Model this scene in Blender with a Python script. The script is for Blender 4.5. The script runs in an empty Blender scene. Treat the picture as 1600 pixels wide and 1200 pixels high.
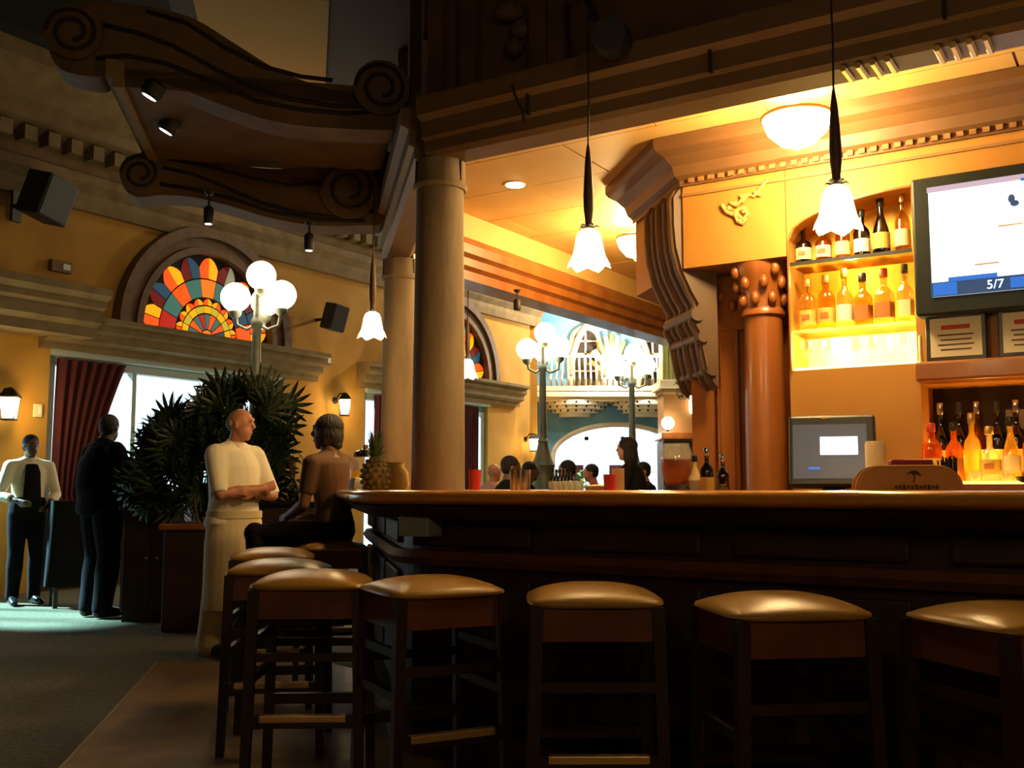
import bpy, bmesh, math, random
from mathutils import Vector, Matrix
random.seed(7)
R = math.radians
PI = math.pi
sc = bpy.context.scene
COL = sc.collection

# ------------------------------------------------------------------ camera, world, exposure
F = 1600.0
HORIZON = 764.0
CAMZ = 1.12
PITCH = math.atan((HORIZON - 600.0) / F)
cd = bpy.data.cameras.new('camera')
cd.sensor_width = 36.0
cd.lens = 36.0 * F / 1600.0
cd.clip_end = 200
cam = bpy.data.objects.new('camera', cd)
cam.location = (0, 0, CAMZ)
cam.rotation_euler = (PI / 2 + PITCH, 0, 0)
COL.objects.link(cam)
sc.camera = cam

w = bpy.data.worlds.new('world')
sc.world = w
w.use_nodes = True
w.node_tree.nodes['Background'].inputs[0].default_value = (0.74, 0.90, 1.0, 1)
w.node_tree.nodes['Background'].inputs[1].default_value = 1.7

sd = bpy.data.lights.new('daylight_sun', 'SUN')
sd.energy = 50.0
sd.color = (0.42, 0.86, 1.0)
sd.angle = R(6)
sun = bpy.data.objects.new('daylight_sun', sd)
COL.objects.link(sun)
_h = Vector((math.cos(R(57.5)), math.sin(R(57.5)))) * 0.38 + Vector((math.cos(R(-32.5)), math.sin(R(-32.5)))) * 0.9
_h.normalize()
sun.rotation_euler = Vector((_h.x * math.cos(R(37)), _h.y * math.cos(R(37)), -math.sin(R(37)))).to_track_quat('-Z', 'Y').to_euler()

sc.view_settings.view_transform = 'Standard'
sc.view_settings.look = 'None'
sc.view_settings.gamma = 1
sc.view_settings.use_curve_mapping = False
sc.view_settings.exposure = 0.0
sc.cycles.use_denoising = True
sc.cycles.sample_clamp_indirect = 4
sc.cycles.max_bounces = 8
sc.cycles.caustics_reflective = False
sc.cycles.caustics_refractive = False
LAMP = 1.0        # overall gain of every electric lamp in the room

# ------------------------------------------------------------------ where things are
def ray(px, py):
    a = (px - 800.0) / F
    b = (600.0 - py) / F
    return Vector((a, math.cos(PITCH) - b * math.sin(PITCH), math.sin(PITCH) + b * math.cos(PITCH)))
def at(px, py, d):
    r = ray(px, py)
    return Vector((0, 0, CAMZ)) + r * (d / r.y)
def on_plane(px, py, p0, dr):
    """where the sight line meets the upright plane through p0 that runs along dr"""
    r = ray(px, py)
    n = Vector((-dr[1], dr[0], 0))
    t = n.dot(Vector((p0[0], p0[1], 0))) / n.dot(Vector((r.x, r.y, 0)))
    return Vector((0, 0, CAMZ)) + r * t
def V2(a, b): return Vector((a, b))
def unit(deg): return Vector((math.cos(R(deg)), math.sin(R(deg))))
ANG_A, ANG_B, ANG_C = -32.5, 101.3, 57.5        # the three directions of the octagonal bar
A, B, C = unit(ANG_A), unit(ANG_B), unit(ANG_C)
NA = unit(ANG_A + 90)                            # from the bar front towards the back bar
BO = unit(ANG_B + 90)                            # outwards from the bar's left side
R0 = V2(0.30, 3.70)                              # on the bar rail, origin of the bar frame
RK = R0 - A * 1.18                               # bar corner
RB = RK + B * 2.7
K1 = V2(-0.36, 5.0)                              # near canopy column
K2 = K1 + B * 2.24                               # far canopy column
HK = V2(1.035, 6.06)                             # corner of the back bar hood
HS, HZ = 1.137, -0.153                           # size of the back bar's own unit and where its zero height sits
CEIL = 3.20                                      # canopy ceiling
W0 = V2(-5.09, 11.5)                             # left wall origin
def bar(x, y, z=0):
    p = R0 + A * x + NA * y
    return Vector((p.x, p.y, z))
def hood(x, y, z=0):
    p = HK + (A * x + NA * y) * HS
    return Vector((p.x, p.y, z * HS + HZ))
def wall(t, out, z=0):
    p = W0 + C * t + A * out
    return Vector((p.x, p.y, z))

# ------------------------------------------------------------------ materials
MATS = {}
def mat(name, col, rough=0.6, metal=0.0, col2=None, nscale=6.0, stretch=(1, 1, 1), bump=0.0, bscale=40.0,
        emit=None, strength=0.0, alpha=None, spec=0.5, coat=0.0, wave=False):
    m = bpy.data.materials.new(name)
    m.use_nodes = True
    nt = m.node_tree
    p = nt.nodes['Principled BSDF']
    p.inputs['Base Color'].default_value = (*col, 1)
    p.inputs['Roughness'].default_value = rough
    p.inputs['Metallic'].default_value = metal
    p.inputs['Specular IOR Level'].default_value = spec
    p.inputs['Coat Weight'].default_value = coat
    p.inputs['Coat Roughness'].default_value = 0.15
    if col2 or bump:
        tc = nt.nodes.new('ShaderNodeTexCoord')
        mp = nt.nodes.new('ShaderNodeMapping')
        mp.inputs['Scale'].default_value = stretch
        nt.links.new(tc.outputs['Object'], mp.inputs['Vector'])
    if col2:
        if wave:
            n = nt.nodes.new('ShaderNodeTexWave')
            n.inputs['Scale'].default_value = nscale
            n.inputs['Distortion'].default_value = 6
            n.inputs['Detail'].default_value = 3
        else:
            n = nt.nodes.new('ShaderNodeTexNoise')
            n.inputs['Scale'].default_value = nscale
            n.inputs['Detail'].default_value = 6
        nt.links.new(mp.outputs[0], n.inputs['Vector'])
        cr = nt.nodes.new('ShaderNodeValToRGB')
        cr.color_ramp.elements[0].position = 0.35
        cr.color_ramp.elements[1].position = 0.68
        cr.color_ramp.elements[0].color = (*col, 1)
        cr.color_ramp.elements[1].color = (*col2, 1)
        nt.links.new(n.outputs['Fac'], cr.inputs[0])
        nt.links.new(cr.outputs[0], p.inputs['Base Color'])
    if bump:
        n2 = nt.nodes.new('ShaderNodeTexNoise')
        n2.inputs['Scale'].default_value = bscale
        n2.inputs['Detail'].default_value = 5
        nt.links.new(mp.outputs[0], n2.inputs['Vector'])
        b = nt.nodes.new('ShaderNodeBump')
        b.inputs['Strength'].default_value = bump
        b.inputs['Distance'].default_value = 0.02
        nt.links.new(n2.outputs['Fac'], b.inputs['Height'])
        nt.links.new(b.outputs[0], p.inputs['Normal'])
    if emit:
        p.inputs['Emission Color'].default_value = (*emit, 1)
        p.inputs['Emission Strength'].default_value = strength
    MATS[name] = m
    return m
def glass(name, col, clear=0.7, gloss=0.12, body=0.2):
    """thin tinted glass: part clear, part sheen, part scattering body"""
    m = bpy.data.materials.new(name)
    m.use_nodes = True
    nt = m.node_tree
    nt.nodes.clear()
    out = nt.nodes.new('ShaderNodeOutputMaterial')
    tr = nt.nodes.new('ShaderNodeBsdfTransparent'); tr.inputs[0].default_value = (*col, 1)
    gl = nt.nodes.new('ShaderNodeBsdfGlossy'); gl.inputs['Roughness'].default_value = 0.08
    tl = nt.nodes.new('ShaderNodeBsdfTranslucent'); tl.inputs[0].default_value = (*col, 1)
    m1 = nt.nodes.new('ShaderNodeMixShader'); m1.inputs[0].default_value = body
    m2 = nt.nodes.new('ShaderNodeMixShader'); m2.inputs[0].default_value = gloss
    nt.links.new(tr.outputs[0], m1.inputs[1]); nt.links.new(tl.outputs[0], m1.inputs[2])
    nt.links.new(m1.outputs[0], m2.inputs[1]); nt.links.new(gl.outputs[0], m2.inputs[2])
    nt.links.new(m2.outputs[0], out.inputs[0])
    MATS[name] = m
    return m

carpet = mat('carpet', (0.075, 0.072, 0.036), 0.95, col2=(0.15, 0.125, 0.06), nscale=30, bump=0.5, bscale=160)
marble = mat('marble', (0.19, 0.095, 0.024), 0.45, col2=(0.36, 0.20, 0.06), nscale=3.5, bump=0.1, bscale=12)
ochre = mat('ochre_plaster', (0.46, 0.225, 0.026), 0.85, col2=(0.54, 0.29, 0.05), nscale=2.0, bump=0.15, bscale=60)
stone = mat('carved_stone', (0.26, 0.175, 0.075), 0.8, col2=(0.18, 0.115, 0.045), nscale=4, bump=0.25, bscale=40)
stone_dark = mat('dark_carved_wood', (0.16, 0.085, 0.035), 0.6, col2=(0.10, 0.05, 0.022), nscale=5, bump=0.2, bscale=30)
groove = mat('dark_groove', (0.02, 0.012, 0.008), 0.8)
scroll_m = mat('scroll_plaster', (0.155, 0.088, 0.034), 0.75, col2=(0.10, 0.055, 0.022), nscale=5, bump=0.2, bscale=30)
column_m = mat('column_stone', (0.27, 0.19, 0.10), 0.7, col2=(0.17, 0.115, 0.06), nscale=7, stretch=(1, 1, 0.25), bump=0.15, bscale=30)
arch_wood = mat('arch_wood', (0.12, 0.062, 0.028), 0.6, col2=(0.18, 0.10, 0.045), nscale=8)
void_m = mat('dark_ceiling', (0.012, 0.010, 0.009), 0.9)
canopy_ceil = mat('canopy_ceiling', (0.62, 0.36, 0.10), 0.6, col2=(0.68, 0.41, 0.13), nscale=3)
honey = mat('honey_plaster', (0.44, 0.195, 0.030), 0.6, col2=(0.50, 0.24, 0.042), nscale=2.5)
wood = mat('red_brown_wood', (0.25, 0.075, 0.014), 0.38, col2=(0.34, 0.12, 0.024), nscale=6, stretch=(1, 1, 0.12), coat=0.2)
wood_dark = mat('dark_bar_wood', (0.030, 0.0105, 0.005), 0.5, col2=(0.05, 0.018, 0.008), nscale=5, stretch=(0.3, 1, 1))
wood_top = mat('glossy_bar_top', (0.58, 0.24, 0.045), 0.24, col2=(0.68, 0.30, 0.06), nscale=5, stretch=(0.2, 1, 1), coat=0.6)
beam_wood = mat('beam_wood', (0.24, 0.115, 0.035), 0.55, col2=(0.33, 0.17, 0.06), nscale=4, stretch=(0.4, 0.4, 1), bump=0.1)
leg_wood = mat('stool_wood', (0.028, 0.009, 0.005), 0.45)
apron_wood = mat('stool_frame_wood', (0.18, 0.055, 0.020), 0.45, col2=(0.12, 0.035, 0.013), nscale=9)
leather = mat('tan_leather', (0.42, 0.235, 0.045), 0.33, col2=(0.36, 0.19, 0.035), nscale=5, bump=0.08, bscale=120)
brass = mat('brass', (0.78, 0.52, 0.20), 0.42, metal=0.6)
black = mat('matt_black', (0.012, 0.012, 0.014), 0.55)
iron = mat('black_iron', (0.016, 0.013, 0.011), 0.5, metal=0.3)
verdigris = mat('lamp_post_iron', (0.13, 0.15, 0.12), 0.5, metal=0.4, col2=(0.19, 0.20, 0.15), nscale=10)
chrome = mat('chrome', (0.75, 0.75, 0.75), 0.2, metal=1.0)
white_paint = mat('white_paint', (0.75, 0.75, 0.72), 0.5)
cream_paint = mat('cream_stucco', (0.72, 0.64, 0.48), 0.7, col2=(0.62, 0.53, 0.37), nscale=5)
frame_blue = mat('pale_window_frame', (0.42, 0.47, 0.43), 0.5)
blue_wall = mat('sky_blue_wall', (0.10, 0.32, 0.64), 0.8, col2=(0.22, 0.48, 0.76), nscale=1.3)
greenwall = mat('olive_shutter', (0.30, 0.30, 0.07), 0.7, col2=(0.22, 0.24, 0.06), nscale=8)
curtain_m = mat('red_curtain', (0.085, 0.010, 0.012), 0.85)
skin = mat('skin', (0.48, 0.22, 0.115), 0.5)
skin_pink = mat('rosy_skin', (0.55, 0.23, 0.13), 0.5)
skin_dark = mat('dark_skin', (0.12, 0.055, 0.03), 0.5)
hair_dark = mat('dark_hair', (0.007, 0.004, 0.003), 0.75, bump=.6, bscale=90, stretch=(1, 1, .3))
hair_grey = mat('grey_hair', (0.25, 0.22, 0.18), 0.7)
cloth_white = mat('white_cotton', (0.84, 0.76, 0.56), 0.8, bump=0.2, bscale=14)
cloth_cream = mat('cream_apron', (0.72, 0.58, 0.34), 0.85, bump=0.2, bscale=12)
cloth_black = mat('black_cloth', (0.010, 0.009, 0.010), 0.95, spec=.1)
cloth_navy = mat('charcoal_suit', (0.008, 0.006, 0.008), 0.95, spec=.1)
cloth_brown = mat('dark_brown_top', (0.085, 0.040, 0.018), 0.85)
cloth_grey = mat('grey_cloth', (0.10, 0.10, 0.11), 0.85)
cloth_pink = mat('pink_cloth', (0.52, 0.25, 0.20), 0.85)
cloth_red = mat('red_cloth', (0.40, 0.03, 0.03), 0.85)
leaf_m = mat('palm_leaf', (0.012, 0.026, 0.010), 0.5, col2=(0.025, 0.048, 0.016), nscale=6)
leaf_bright = mat('bright_leaf', (0.12, 0.30, 0.06), 0.5)  # brighter green for the porch plant
trunk_m = mat('plant_stem', (0.05, 0.032, 0.018), 0.8)
shoe_m = mat('black_shoe', (0.010, 0.010, 0.012), 0.25)
warm_globe = mat('opal_globe', (1, 0.93, 0.78), 0.3, emit=(1.0, 0.86, 0.60), strength=9 * LAMP)
shade_m = mat('amber_glass_shade', (1, 0.85, 0.55), 0.3, emit=(1.0, 0.74, 0.34), strength=11 * LAMP)
lantern_glass = mat('lantern_glass', (1, 0.85, 0.5), 0.3, emit=(1.0, 0.80, 0.42), strength=8 * LAMP)
dome_glass = mat('dome_glass', (1, 0.9, 0.6), 0.3, emit=(1.0, 0.80, 0.42), strength=26 * LAMP)
lightbox = mat('back_lit_panel', (1, 0.9, 0.5), 0.5, emit=(1.0, 0.74, 0.16), strength=6.0 * LAMP)
lightbox_back = mat('back_lit_rear_panel', (1, 0.9, 0.4), 0.5, emit=(1.0, 0.72, 0.14), strength=1.1 * LAMP)
lightbox_low = mat('amber_lit_panel', (1, 0.8, 0.35), 0.5, emit=(1.0, 0.52, 0.08), strength=3.6 * LAMP)
can_glow = mat('spot_glow', (1, 1, 1), 0.3, emit=(1.0, 0.95, 0.8), strength=2.0)
tv_white = mat('screen_white', (0.05, 0.05, 0.05), 0.2, emit=(0.88, 0.97, 1.0), strength=1.9)
tv_blue = mat('screen_blue', (0.02, 0.02, 0.05), 0.2, emit=(0.02, 0.20, 0.75), strength=0.9)
tv_dark = mat('screen_dark_blue', (0.02, 0.02, 0.05), 0.2, emit=(0.03, 0.11, 0.25), strength=0.6)
tv_red = mat('screen_red', (0.02, 0.02, 0.02), 0.2, emit=(0.70, 0.52, 0.62), strength=0.9)
pos_white = mat('register_window', (0.05, 0.05, 0.05), 0.2, emit=(0.80, 0.92, 1.0), strength=1.7)
pos_grey = mat('register_grey', (0.03, 0.03, 0.035), 0.35, emit=(0.30, 0.34, 0.42), strength=0.15)
charcoal = mat('charcoal_plastic', (0.018, 0.020, 0.022), 0.4)
tv_bezel = mat('tv_bezel', (0.014, 0.020, 0.020), 0.45, spec=.25)
paper = mat('cream_paper', (0.62, 0.56, 0.38), 0.8)
ink = mat('brown_ink', (0.10, 0.06, 0.03), 0.8)
ink_red = mat('red_ink', (0.45, 0.06, 0.03), 0.8)
plaque_m = mat('grey_plaque', (0.30, 0.32, 0.30), 0.5)
caddy_m = mat('tan_caddy', (0.52, 0.31, 0.10), 0.5, col2=(0.45, 0.26, 0.08), nscale=8)
red_plastic = mat('red_plastic', (0.62, 0.04, 0.03), 0.35)
pink_paper = mat('magenta_paper', (0.38, 0.03, 0.07), 0.7)
candle_m = mat('cream_candle', (0.92, 0.78, 0.52), 0.5)
pineapple_m = mat('pineapple_skin', (0.20, 0.13, 0.03), 0.6, col2=(0.11, 0.08, 0.02), nscale=30)
pineapple_leaf = mat('pineapple_leaf', (0.06, 0.10, 0.03), 0.6)
wine_red = mat('tomato_drink', (0.40, 0.09, 0.03), 0.4)
label_cream = mat('cream_label', (0.72, 0.60, 0.36), 0.7)
label_gold = mat('gold_label', (0.62, 0.42, 0.10), 0.6)
label_white = mat('white_label', (0.75, 0.74, 0.68), 0.7)
label_blue = mat('blue_grey_label', (0.34, 0.40, 0.46), 0.7)
label_rust = mat('rust_label', (0.40, 0.14, 0.03), 0.7)
cap_black = mat('black_cap', (0.015, 0.015, 0.015), 0.4)
cap_red = mat('red_cap', (0.55, 0.07, 0.03), 0.4)
cap_gold = mat('gold_cap', (0.75, 0.50, 0.18), 0.35, metal=0.8)
g_clear = glass('clear_glass', (0.97, 0.97, 0.92), 0.8, 0.10, 0.10)
g_pane = glass('window_pane', (0.98, 0.99, 1.0), 0.9, 0.05, 0.02)
g_amber = glass('amber_spirit', (0.85, 0.42, 0.06), 0.6, 0.10, 0.45)
g_gold = glass('golden_spirit', (0.97, 0.74, 0.22), 0.6, 0.10, 0.40)
g_dark = glass('dark_bottle_glass', (0.10, 0.045, 0.015), 0.4, 0.14, 0.5)
g_green = glass('green_bottle_glass', (0.06, 0.075, 0.02), 0.4, 0.14, 0.5)
g_pale = glass('pale_spirit', (0.98, 0.90, 0.62), 0.7, 0.10, 0.30)
g_orange = glass('orange_spirit', (0.95, 0.42, 0.05), 0.6, 0.08, 0.55)
SG = {}
for nm, c, s in (('orange', (1.0, 0.10, 0.008), 0.85), ('yellow', (1.0, 0.46, 0.008), 0.8), ('red', (0.62, 0.02, 0.012), 0.55),
                 ('maroon', (0.22, 0.012, 0.012), 0.35), ('teal', (0.05, 0.16, 0.13), 0.75), ('blue', (0.02, 0.07, 0.12), 0.7),
                 ('lime', (0.70, 0.58, 0.03), 0.6), ('pale', (0.35, 0.33, 0.22), 0.6), ('amber', (1.0, 0.19, 0.012), 0.9)):
    SG[nm] = mat('stained_' + nm, c, 0.3, emit=c, strength=s)  # emission stands in for daylight behind the glass

# ------------------------------------------------------------------ object helpers
def empty(name, label=None, cat=None, loc=(0, 0, 0), rz=0.0, group=None, kind=None):
    o = bpy.data.objects.new(name, None)
    COL.objects.link(o)
    o.empty_display_size = 0.1
    o.location = loc
    o.rotation_euler = (0, 0, rz)
    tag(o, label, cat, group, kind)
    return o
def tag(o, label=None, cat=None, group=None, kind=None):
    if label: o['label'] = label
    if cat: o['category'] = cat
    if group: o['group'] = group
    if kind: o['kind'] = kind
    return o
def mesh_obj(name, me, m, parent=None, loc=None, rot=None):
    o = bpy.data.objects.new(name, me)
    COL.objects.link(o)
    if m is not None and len(me.materials) == 0: me.materials.append(m)
    if parent is not None: o.parent = parent
    if loc is not None: o.location = loc
    if rot is not None: o.rotation_euler = rot
    return o
def copy_tree(o, parent=None):
    c = o.copy(); COL.objects.link(c)
    if parent is not None: c.parent = parent
    for ch in o.children: copy_tree(ch, c)
    return c

class MB:
    """collects simple shapes and links them as ONE mesh object"""
    def __init__(s): s.bm = bmesh.new()
    def _add(s, vs, fs):
        v = [s.bm.verts.new(p) for p in vs]
        for f in fs:
            try: s.bm.faces.new([v[i] for i in f])
            except ValueError: pass
        return s
    def box(s, c, size, rz=0.0, mtx=None, bevel=0.0):
        hx, hy, hz = size[0] / 2, size[1] / 2, size[2] / 2
        bb = min(bevel, hx * .9, hy * .9, hz * .9)
        m = mtx if mtx is not None else Matrix.Translation(Vector(c)) @ Matrix.Rotation(rz, 4, 'Z')
        if bb <= 0:
            vs = [m @ Vector((x, y, z)) for z in (-hz, hz) for y in (-hy, hy) for x in (-hx, hx)]
            return s._add(vs, [(0, 2, 3, 1), (4, 5, 7, 6), (0, 1, 5, 4), (2, 6, 7, 3), (0, 4, 6, 2), (1, 3, 7, 5)])
        b2 = bmesh.new()
        bmesh.ops.create_cube(b2, size=1)
        for v in b2.verts: v.co = Vector((v.co.x * hx * 2, v.co.y * hy * 2, v.co.z * hz * 2))
        bmesh.ops.bevel(b2, geom=list(b2.edges), offset=bb, segments=2, affect='EDGES', profile=0.5)
        ix = {v: i for i, v in enumerate(b2.verts)}
        s._add([m @ v.co for v in b2.verts], [[ix[v] for v in f.verts] for f in b2.faces])
        b2.free()
        return s
    def poly(s, pts, z0, z1, flip=False):
        """prism over a plan polygon"""
        n = len(pts)
        vs = [Vector((p[0], p[1], z0)) for p in pts] + [Vector((p[0], p[1], z1)) for p in pts]
        fs = [tuple(range(n - 1, -1, -1)), tuple(range(n, 2 * n))]
        fs += [(i, (i + 1) % n, n + (i + 1) % n, n + i) for i in range(n)]
        return s._add(vs, fs)
    def prof(s, pts, o, u, v, w, depth):
        """polygon given in (u,v) about o, thickened by depth along w"""
        o, u, v, w = Vector(o), Vector(u), Vector(v), Vector(w)
        a = [o + u * p[0] + v * p[1] for p in pts]
        b = [q + w * depth for q in a]
        n = len(pts)
        fs = [tuple(range(n - 1, -1, -1)), tuple(range(n, 2 * n))]
        fs += [(i, (i + 1) % n, n + (i + 1) % n, n + i) for i in range(n)]
        return s._add(a + b, fs)
    def lathe(s, prof, c=(0, 0, 0), n=16, mtx=None, sq=1.0):
        """prof: (r,z) list from bottom to top"""
        m = mtx if mtx is not None else Matrix.Translation(Vector(c))
        vs, fs = [], []
        for (r, z) in prof:
            for k in range(n):
                a = 2 * PI * k / n
                ca, sa = math.cos(a), math.sin(a)
                if sq != 1.0:
                    q = 1.0 / (abs(ca) ** sq + abs(sa) ** sq) ** (1.0 / sq)
                    ca, sa = ca * q, sa * q
                vs.append(m @ Vector((r * ca, r * sa, z)))
        for i in range(len(prof) - 1):
            for k in range(n):
                k2 = (k + 1) % n
                fs.append((i * n + k, i * n + k2, (i + 1) * n + k2, (i + 1) * n + k))
        fs.append(tuple(range(n - 1, -1, -1)))
        fs.append(tuple((len(prof) - 1) * n + k for k in range(n)))
        return s._add(vs, fs)
    def tube(s, pts, rad, n=8, lateral=None, round_ends=False):
        pts = [Vector(p) for p in pts]
        if not isinstance(rad, (list, tuple)): rad = [rad] * len(pts)
        rad = [r if isinstance(r, (list, tuple)) else (r, r) for r in rad]
        tn = []
        for i in range(len(pts)):
            a = pts[max(i - 1, 0)]; b = pts[min(i + 1, len(pts) - 1)]
            t = (b - a)
            tn.append(t.normalized() if t.length > 1e-9 else Vector((0, 0, 1)))
        if round_ends:
            p2, r2, t2 = [], [], []
            ra = max(rad[0]); rb = max(rad[-1])
            for k in (0.15, 0.55, 0.85):
                c = math.sqrt(1 - (1 - k) ** 2)
                p2.append(pts[0] - tn[0] * ra * (1 - k)); r2.append((rad[0][0] * c, rad[0][1] * c)); t2.append(tn[0])
            p2 += pts; r2 += rad; t2 += tn
            for k in (0.85, 0.55, 0.15):
                c = math.sqrt(1 - (1 - k) ** 2)
                p2.append(pts[-1] + tn[-1] * rb * (1 - k)); r2.append((rad[-1][0] * c, rad[-1][1] * c)); t2.append(tn[-1])
            pts, rad, tn = p2, r2, t2
        u = Vector(lateral) if lateral is not None else (Vector((1, 0, 0)) if abs(tn[0].x) < .9 else Vector((0, 1, 0)))
        vs, fs = [], []
        for p, r, t in zip(pts, rad, tn):
            uu = (Vector(lateral) if lateral is not None else u)
            uu = uu - t * uu.dot(t)
            if uu.length < 1e-6: uu = t.orthogonal()
            uu.normalize(); u = uu
            ww = t.cross(uu)
            for k in range(n):
                a = 2 * PI * k / n
                vs.append(p + uu * (r[0] * math.cos(a)) + ww * (r[1] * math.sin(a)))
        for i in range(len(pts) - 1):
            for k in range(n):
                k2 = (k + 1) % n
                fs.append((i * n + k, i * n + k2, (i + 1) * n + k2, (i + 1) * n + k))
        fs.append(tuple(range(n - 1, -1, -1)))
        fs.append(tuple((len(pts) - 1) * n + k for k in range(n)))
        return s._add(vs, fs)
    def ball(s, c, r, seg=12, rings=8, mtx=None):
        r = r if isinstance(r, (list, tuple)) else (r, r, r)
        m = (mtx if mtx is not None else Matrix.Identity(4))
        vs = [m @ (Vector(c) + Vector((0, 0, -r[2])))]
        for i in range(1, rings):
            th = PI * i / rings
            for k in range(seg):
                a = 2 * PI * k / seg
                vs.append(m @ (Vector(c) + Vector((r[0] * math.sin(th) * math.cos(a), r[1] * math.sin(th) * math.sin(a), -r[2] * math.cos(th)))))
        vs.append(m @ (Vector(c) + Vector((0, 0, r[2]))))
        fs = []
        for k in range(seg):
            fs.append((0, 1 + (k + 1) % seg, 1 + k))
            fs.append((len(vs) - 1, 1 + (rings - 2) * seg + k, 1 + (rings - 2) * seg + (k + 1) % seg))
        for i in range(rings - 2):
            for k in range(seg):
                k2 = (k + 1) % seg
                fs.append((1 + i * seg + k, 1 + i * seg + k2, 1 + (i + 1) * seg + k2, 1 + (i + 1) * seg + k))
        return s._add(vs, fs)
    def sweep(s, prof, path, closed=False):
        """profile of (offset to the left of the path, z) along a plan path, mitred"""
        n, vs, fs = len(prof), [], []
        pts = [Vector((p[0], p[1])) for p in path]
        for i, p in enumerate(pts):
            d1 = (pts[i] - pts[i - 1]).normalized() if i > 0 else (pts[1] - pts[0]).normalized()
            d2 = (pts[i + 1] - pts[i]).normalized() if i < len(pts) - 1 else d1
            n1, n2 = Vector((-d1.y, d1.x)), Vector((-d2.y, d2.x))
            mm = (n1 + n2).normalized()
            k = 1.0 / max(0.3, mm.dot(n1))
            for (o, z) in prof:
                q = p + mm * (o * k)
                vs.append(Vector((q.x, q.y, z)))
        for i in range(len(pts) - 1):
            for k in range(n):
                k2 = (k + 1) % n
                fs.append((i * n + k, i * n + k2, (i + 1) * n + k2, (i + 1) * n + k))
        fs.append(tuple(range(n - 1, -1, -1)))
        fs.append(tuple((len(pts) - 1) * n + k for k in range(n)))
        return s._add(vs, fs)
    def grid(s, rows, thick=0.0):
        """sheet through a table of points; thick gives it a back"""
        nr, nc = len(rows), len(rows[0])
        vs = [Vector(p) for r in rows for p in r]
        fs = [(i * nc + j, i * nc + j + 1, (i + 1) * nc + j + 1, (i + 1) * nc + j) for i in range(nr - 1) for j in range(nc - 1)]
        return s._add(vs, fs)
    def mesh(s, name, smooth=None):
        bmesh.ops.recalc_face_normals(s.bm, faces=s.bm.faces)
        me = bpy.data.meshes.new(name)
        s.bm.to_mesh(me); s.bm.free()
        if smooth:
            for p in me.polygons: p.use_smooth = True
            try: me.set_sharp_from_angle(angle=R(smooth if smooth is not True else 180))
            except Exception: pass
        return me
    def build(s, name, m, parent=None, smooth=None, loc=None, rot=None):
        return mesh_obj(name, s.mesh(name, smooth), m, parent, loc, rot)

def lamp(parent, loc, watts, col=(1, 0.72, 0.38), size=0.05, kind='POINT', name='bulb', spot=None, rot=None):
    l = bpy.data.lights.new(name, kind)
    l.energy = watts * LAMP
    l.color = col
    if kind in ('POINT', 'SPOT'): l.shadow_soft_size = size
    if spot: l.spot_size = R(spot); l.spot_blend = 0.6
    o = bpy.data.objects.new(name, l)
    COL.objects.link(o)
    o.location = loc
    if rot: o.rotation_euler = rot
    if parent is not None: o.parent = parent
    return o
def struct(name, mb, m, parent=None, smooth=None):
    o = mb.build(name, m, parent, smooth)
    if parent is None: o['kind'] = 'structure'
    return o
def fillet(path, rad, n=5):
    out = [Vector(path[0])]
    for i in range(1, len(path) - 1):
        p, a, b = Vector(path[i]), Vector(path[i - 1]), Vector(path[i + 1])
        p1 = p + (a - p).normalized() * rad; p2 = p + (b - p).normalized() * rad
        for k in range(n + 1):
            t = k / n
            out.append(p1 * (1 - t) ** 2 + p * 2 * t * (1 - t) + p2 * t * t)
    out.append(Vector(path[-1]))
    return out
def v3(p, z): return Vector((p[0], p[1], z))
# ================================================================== THE SETTING
ROOM = [(-12.61, -0.32), (-12.61, -5.0), (9.0, -5.0), (9.0, 22.0), (0.50, 22.0), (0.50, 20.27)]
fl = MB()
fl.poly([(-12.9, -0.5), (-12.9, -5.3), (9.3, -5.3), (9.3, 27), (-0.2, 27), (-0.2, 20.3)], -0.12, 0.0)
floor = struct('floor', fl, carpet)
# marble strip round the bar, parallel to its sides, with its edge rounded by a thin brass line
edge = [bar(3.4, -1.62), bar(-0.9, -1.62), Vector((-2.28, 6.74, 0)), Vector((-1.6, 8.9, 0)), bar(3.4, 2.2)]
fc = Vector((-1.88, 4.64, 0)) - (Vector((-2.28, 6.74, 0)) - Vector((-1.88, 4.64, 0))).normalized() * 2.6
edge[1] = fc
tiles = MB()
tiles.poly([(p.x, p.y) for p in (edge[0], edge[1], edge[2], Vector((-1.2, 6.74, 0)), bar(3.4, 0.0))], 0.0, 0.012)
tiles.build('tile_border', marble, floor)
trim_m = mat('tile_edge', (0.30, 0.22, 0.10), 0.4)
e = MB()
for a, b in ((edge[1], edge[2]), (edge[0], edge[1])):
    d = (b - a); e.box((a + b) / 2 + Vector((0, 0, 0.006)), (d.length, 0.02, 0.016), math.atan2(d.y, d.x))
e.build('tile_edging', trim_m, floor)

ce = MB()
ce.poly([(-12.9, -0.5), (-12.9, -5.3), (9.3, -5.3), (9.3, 22.4), (-0.2, 22.4), (-0.2, 20.3)], 6.5, 6.7)
struct('ceiling', ce, void_m)

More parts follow.
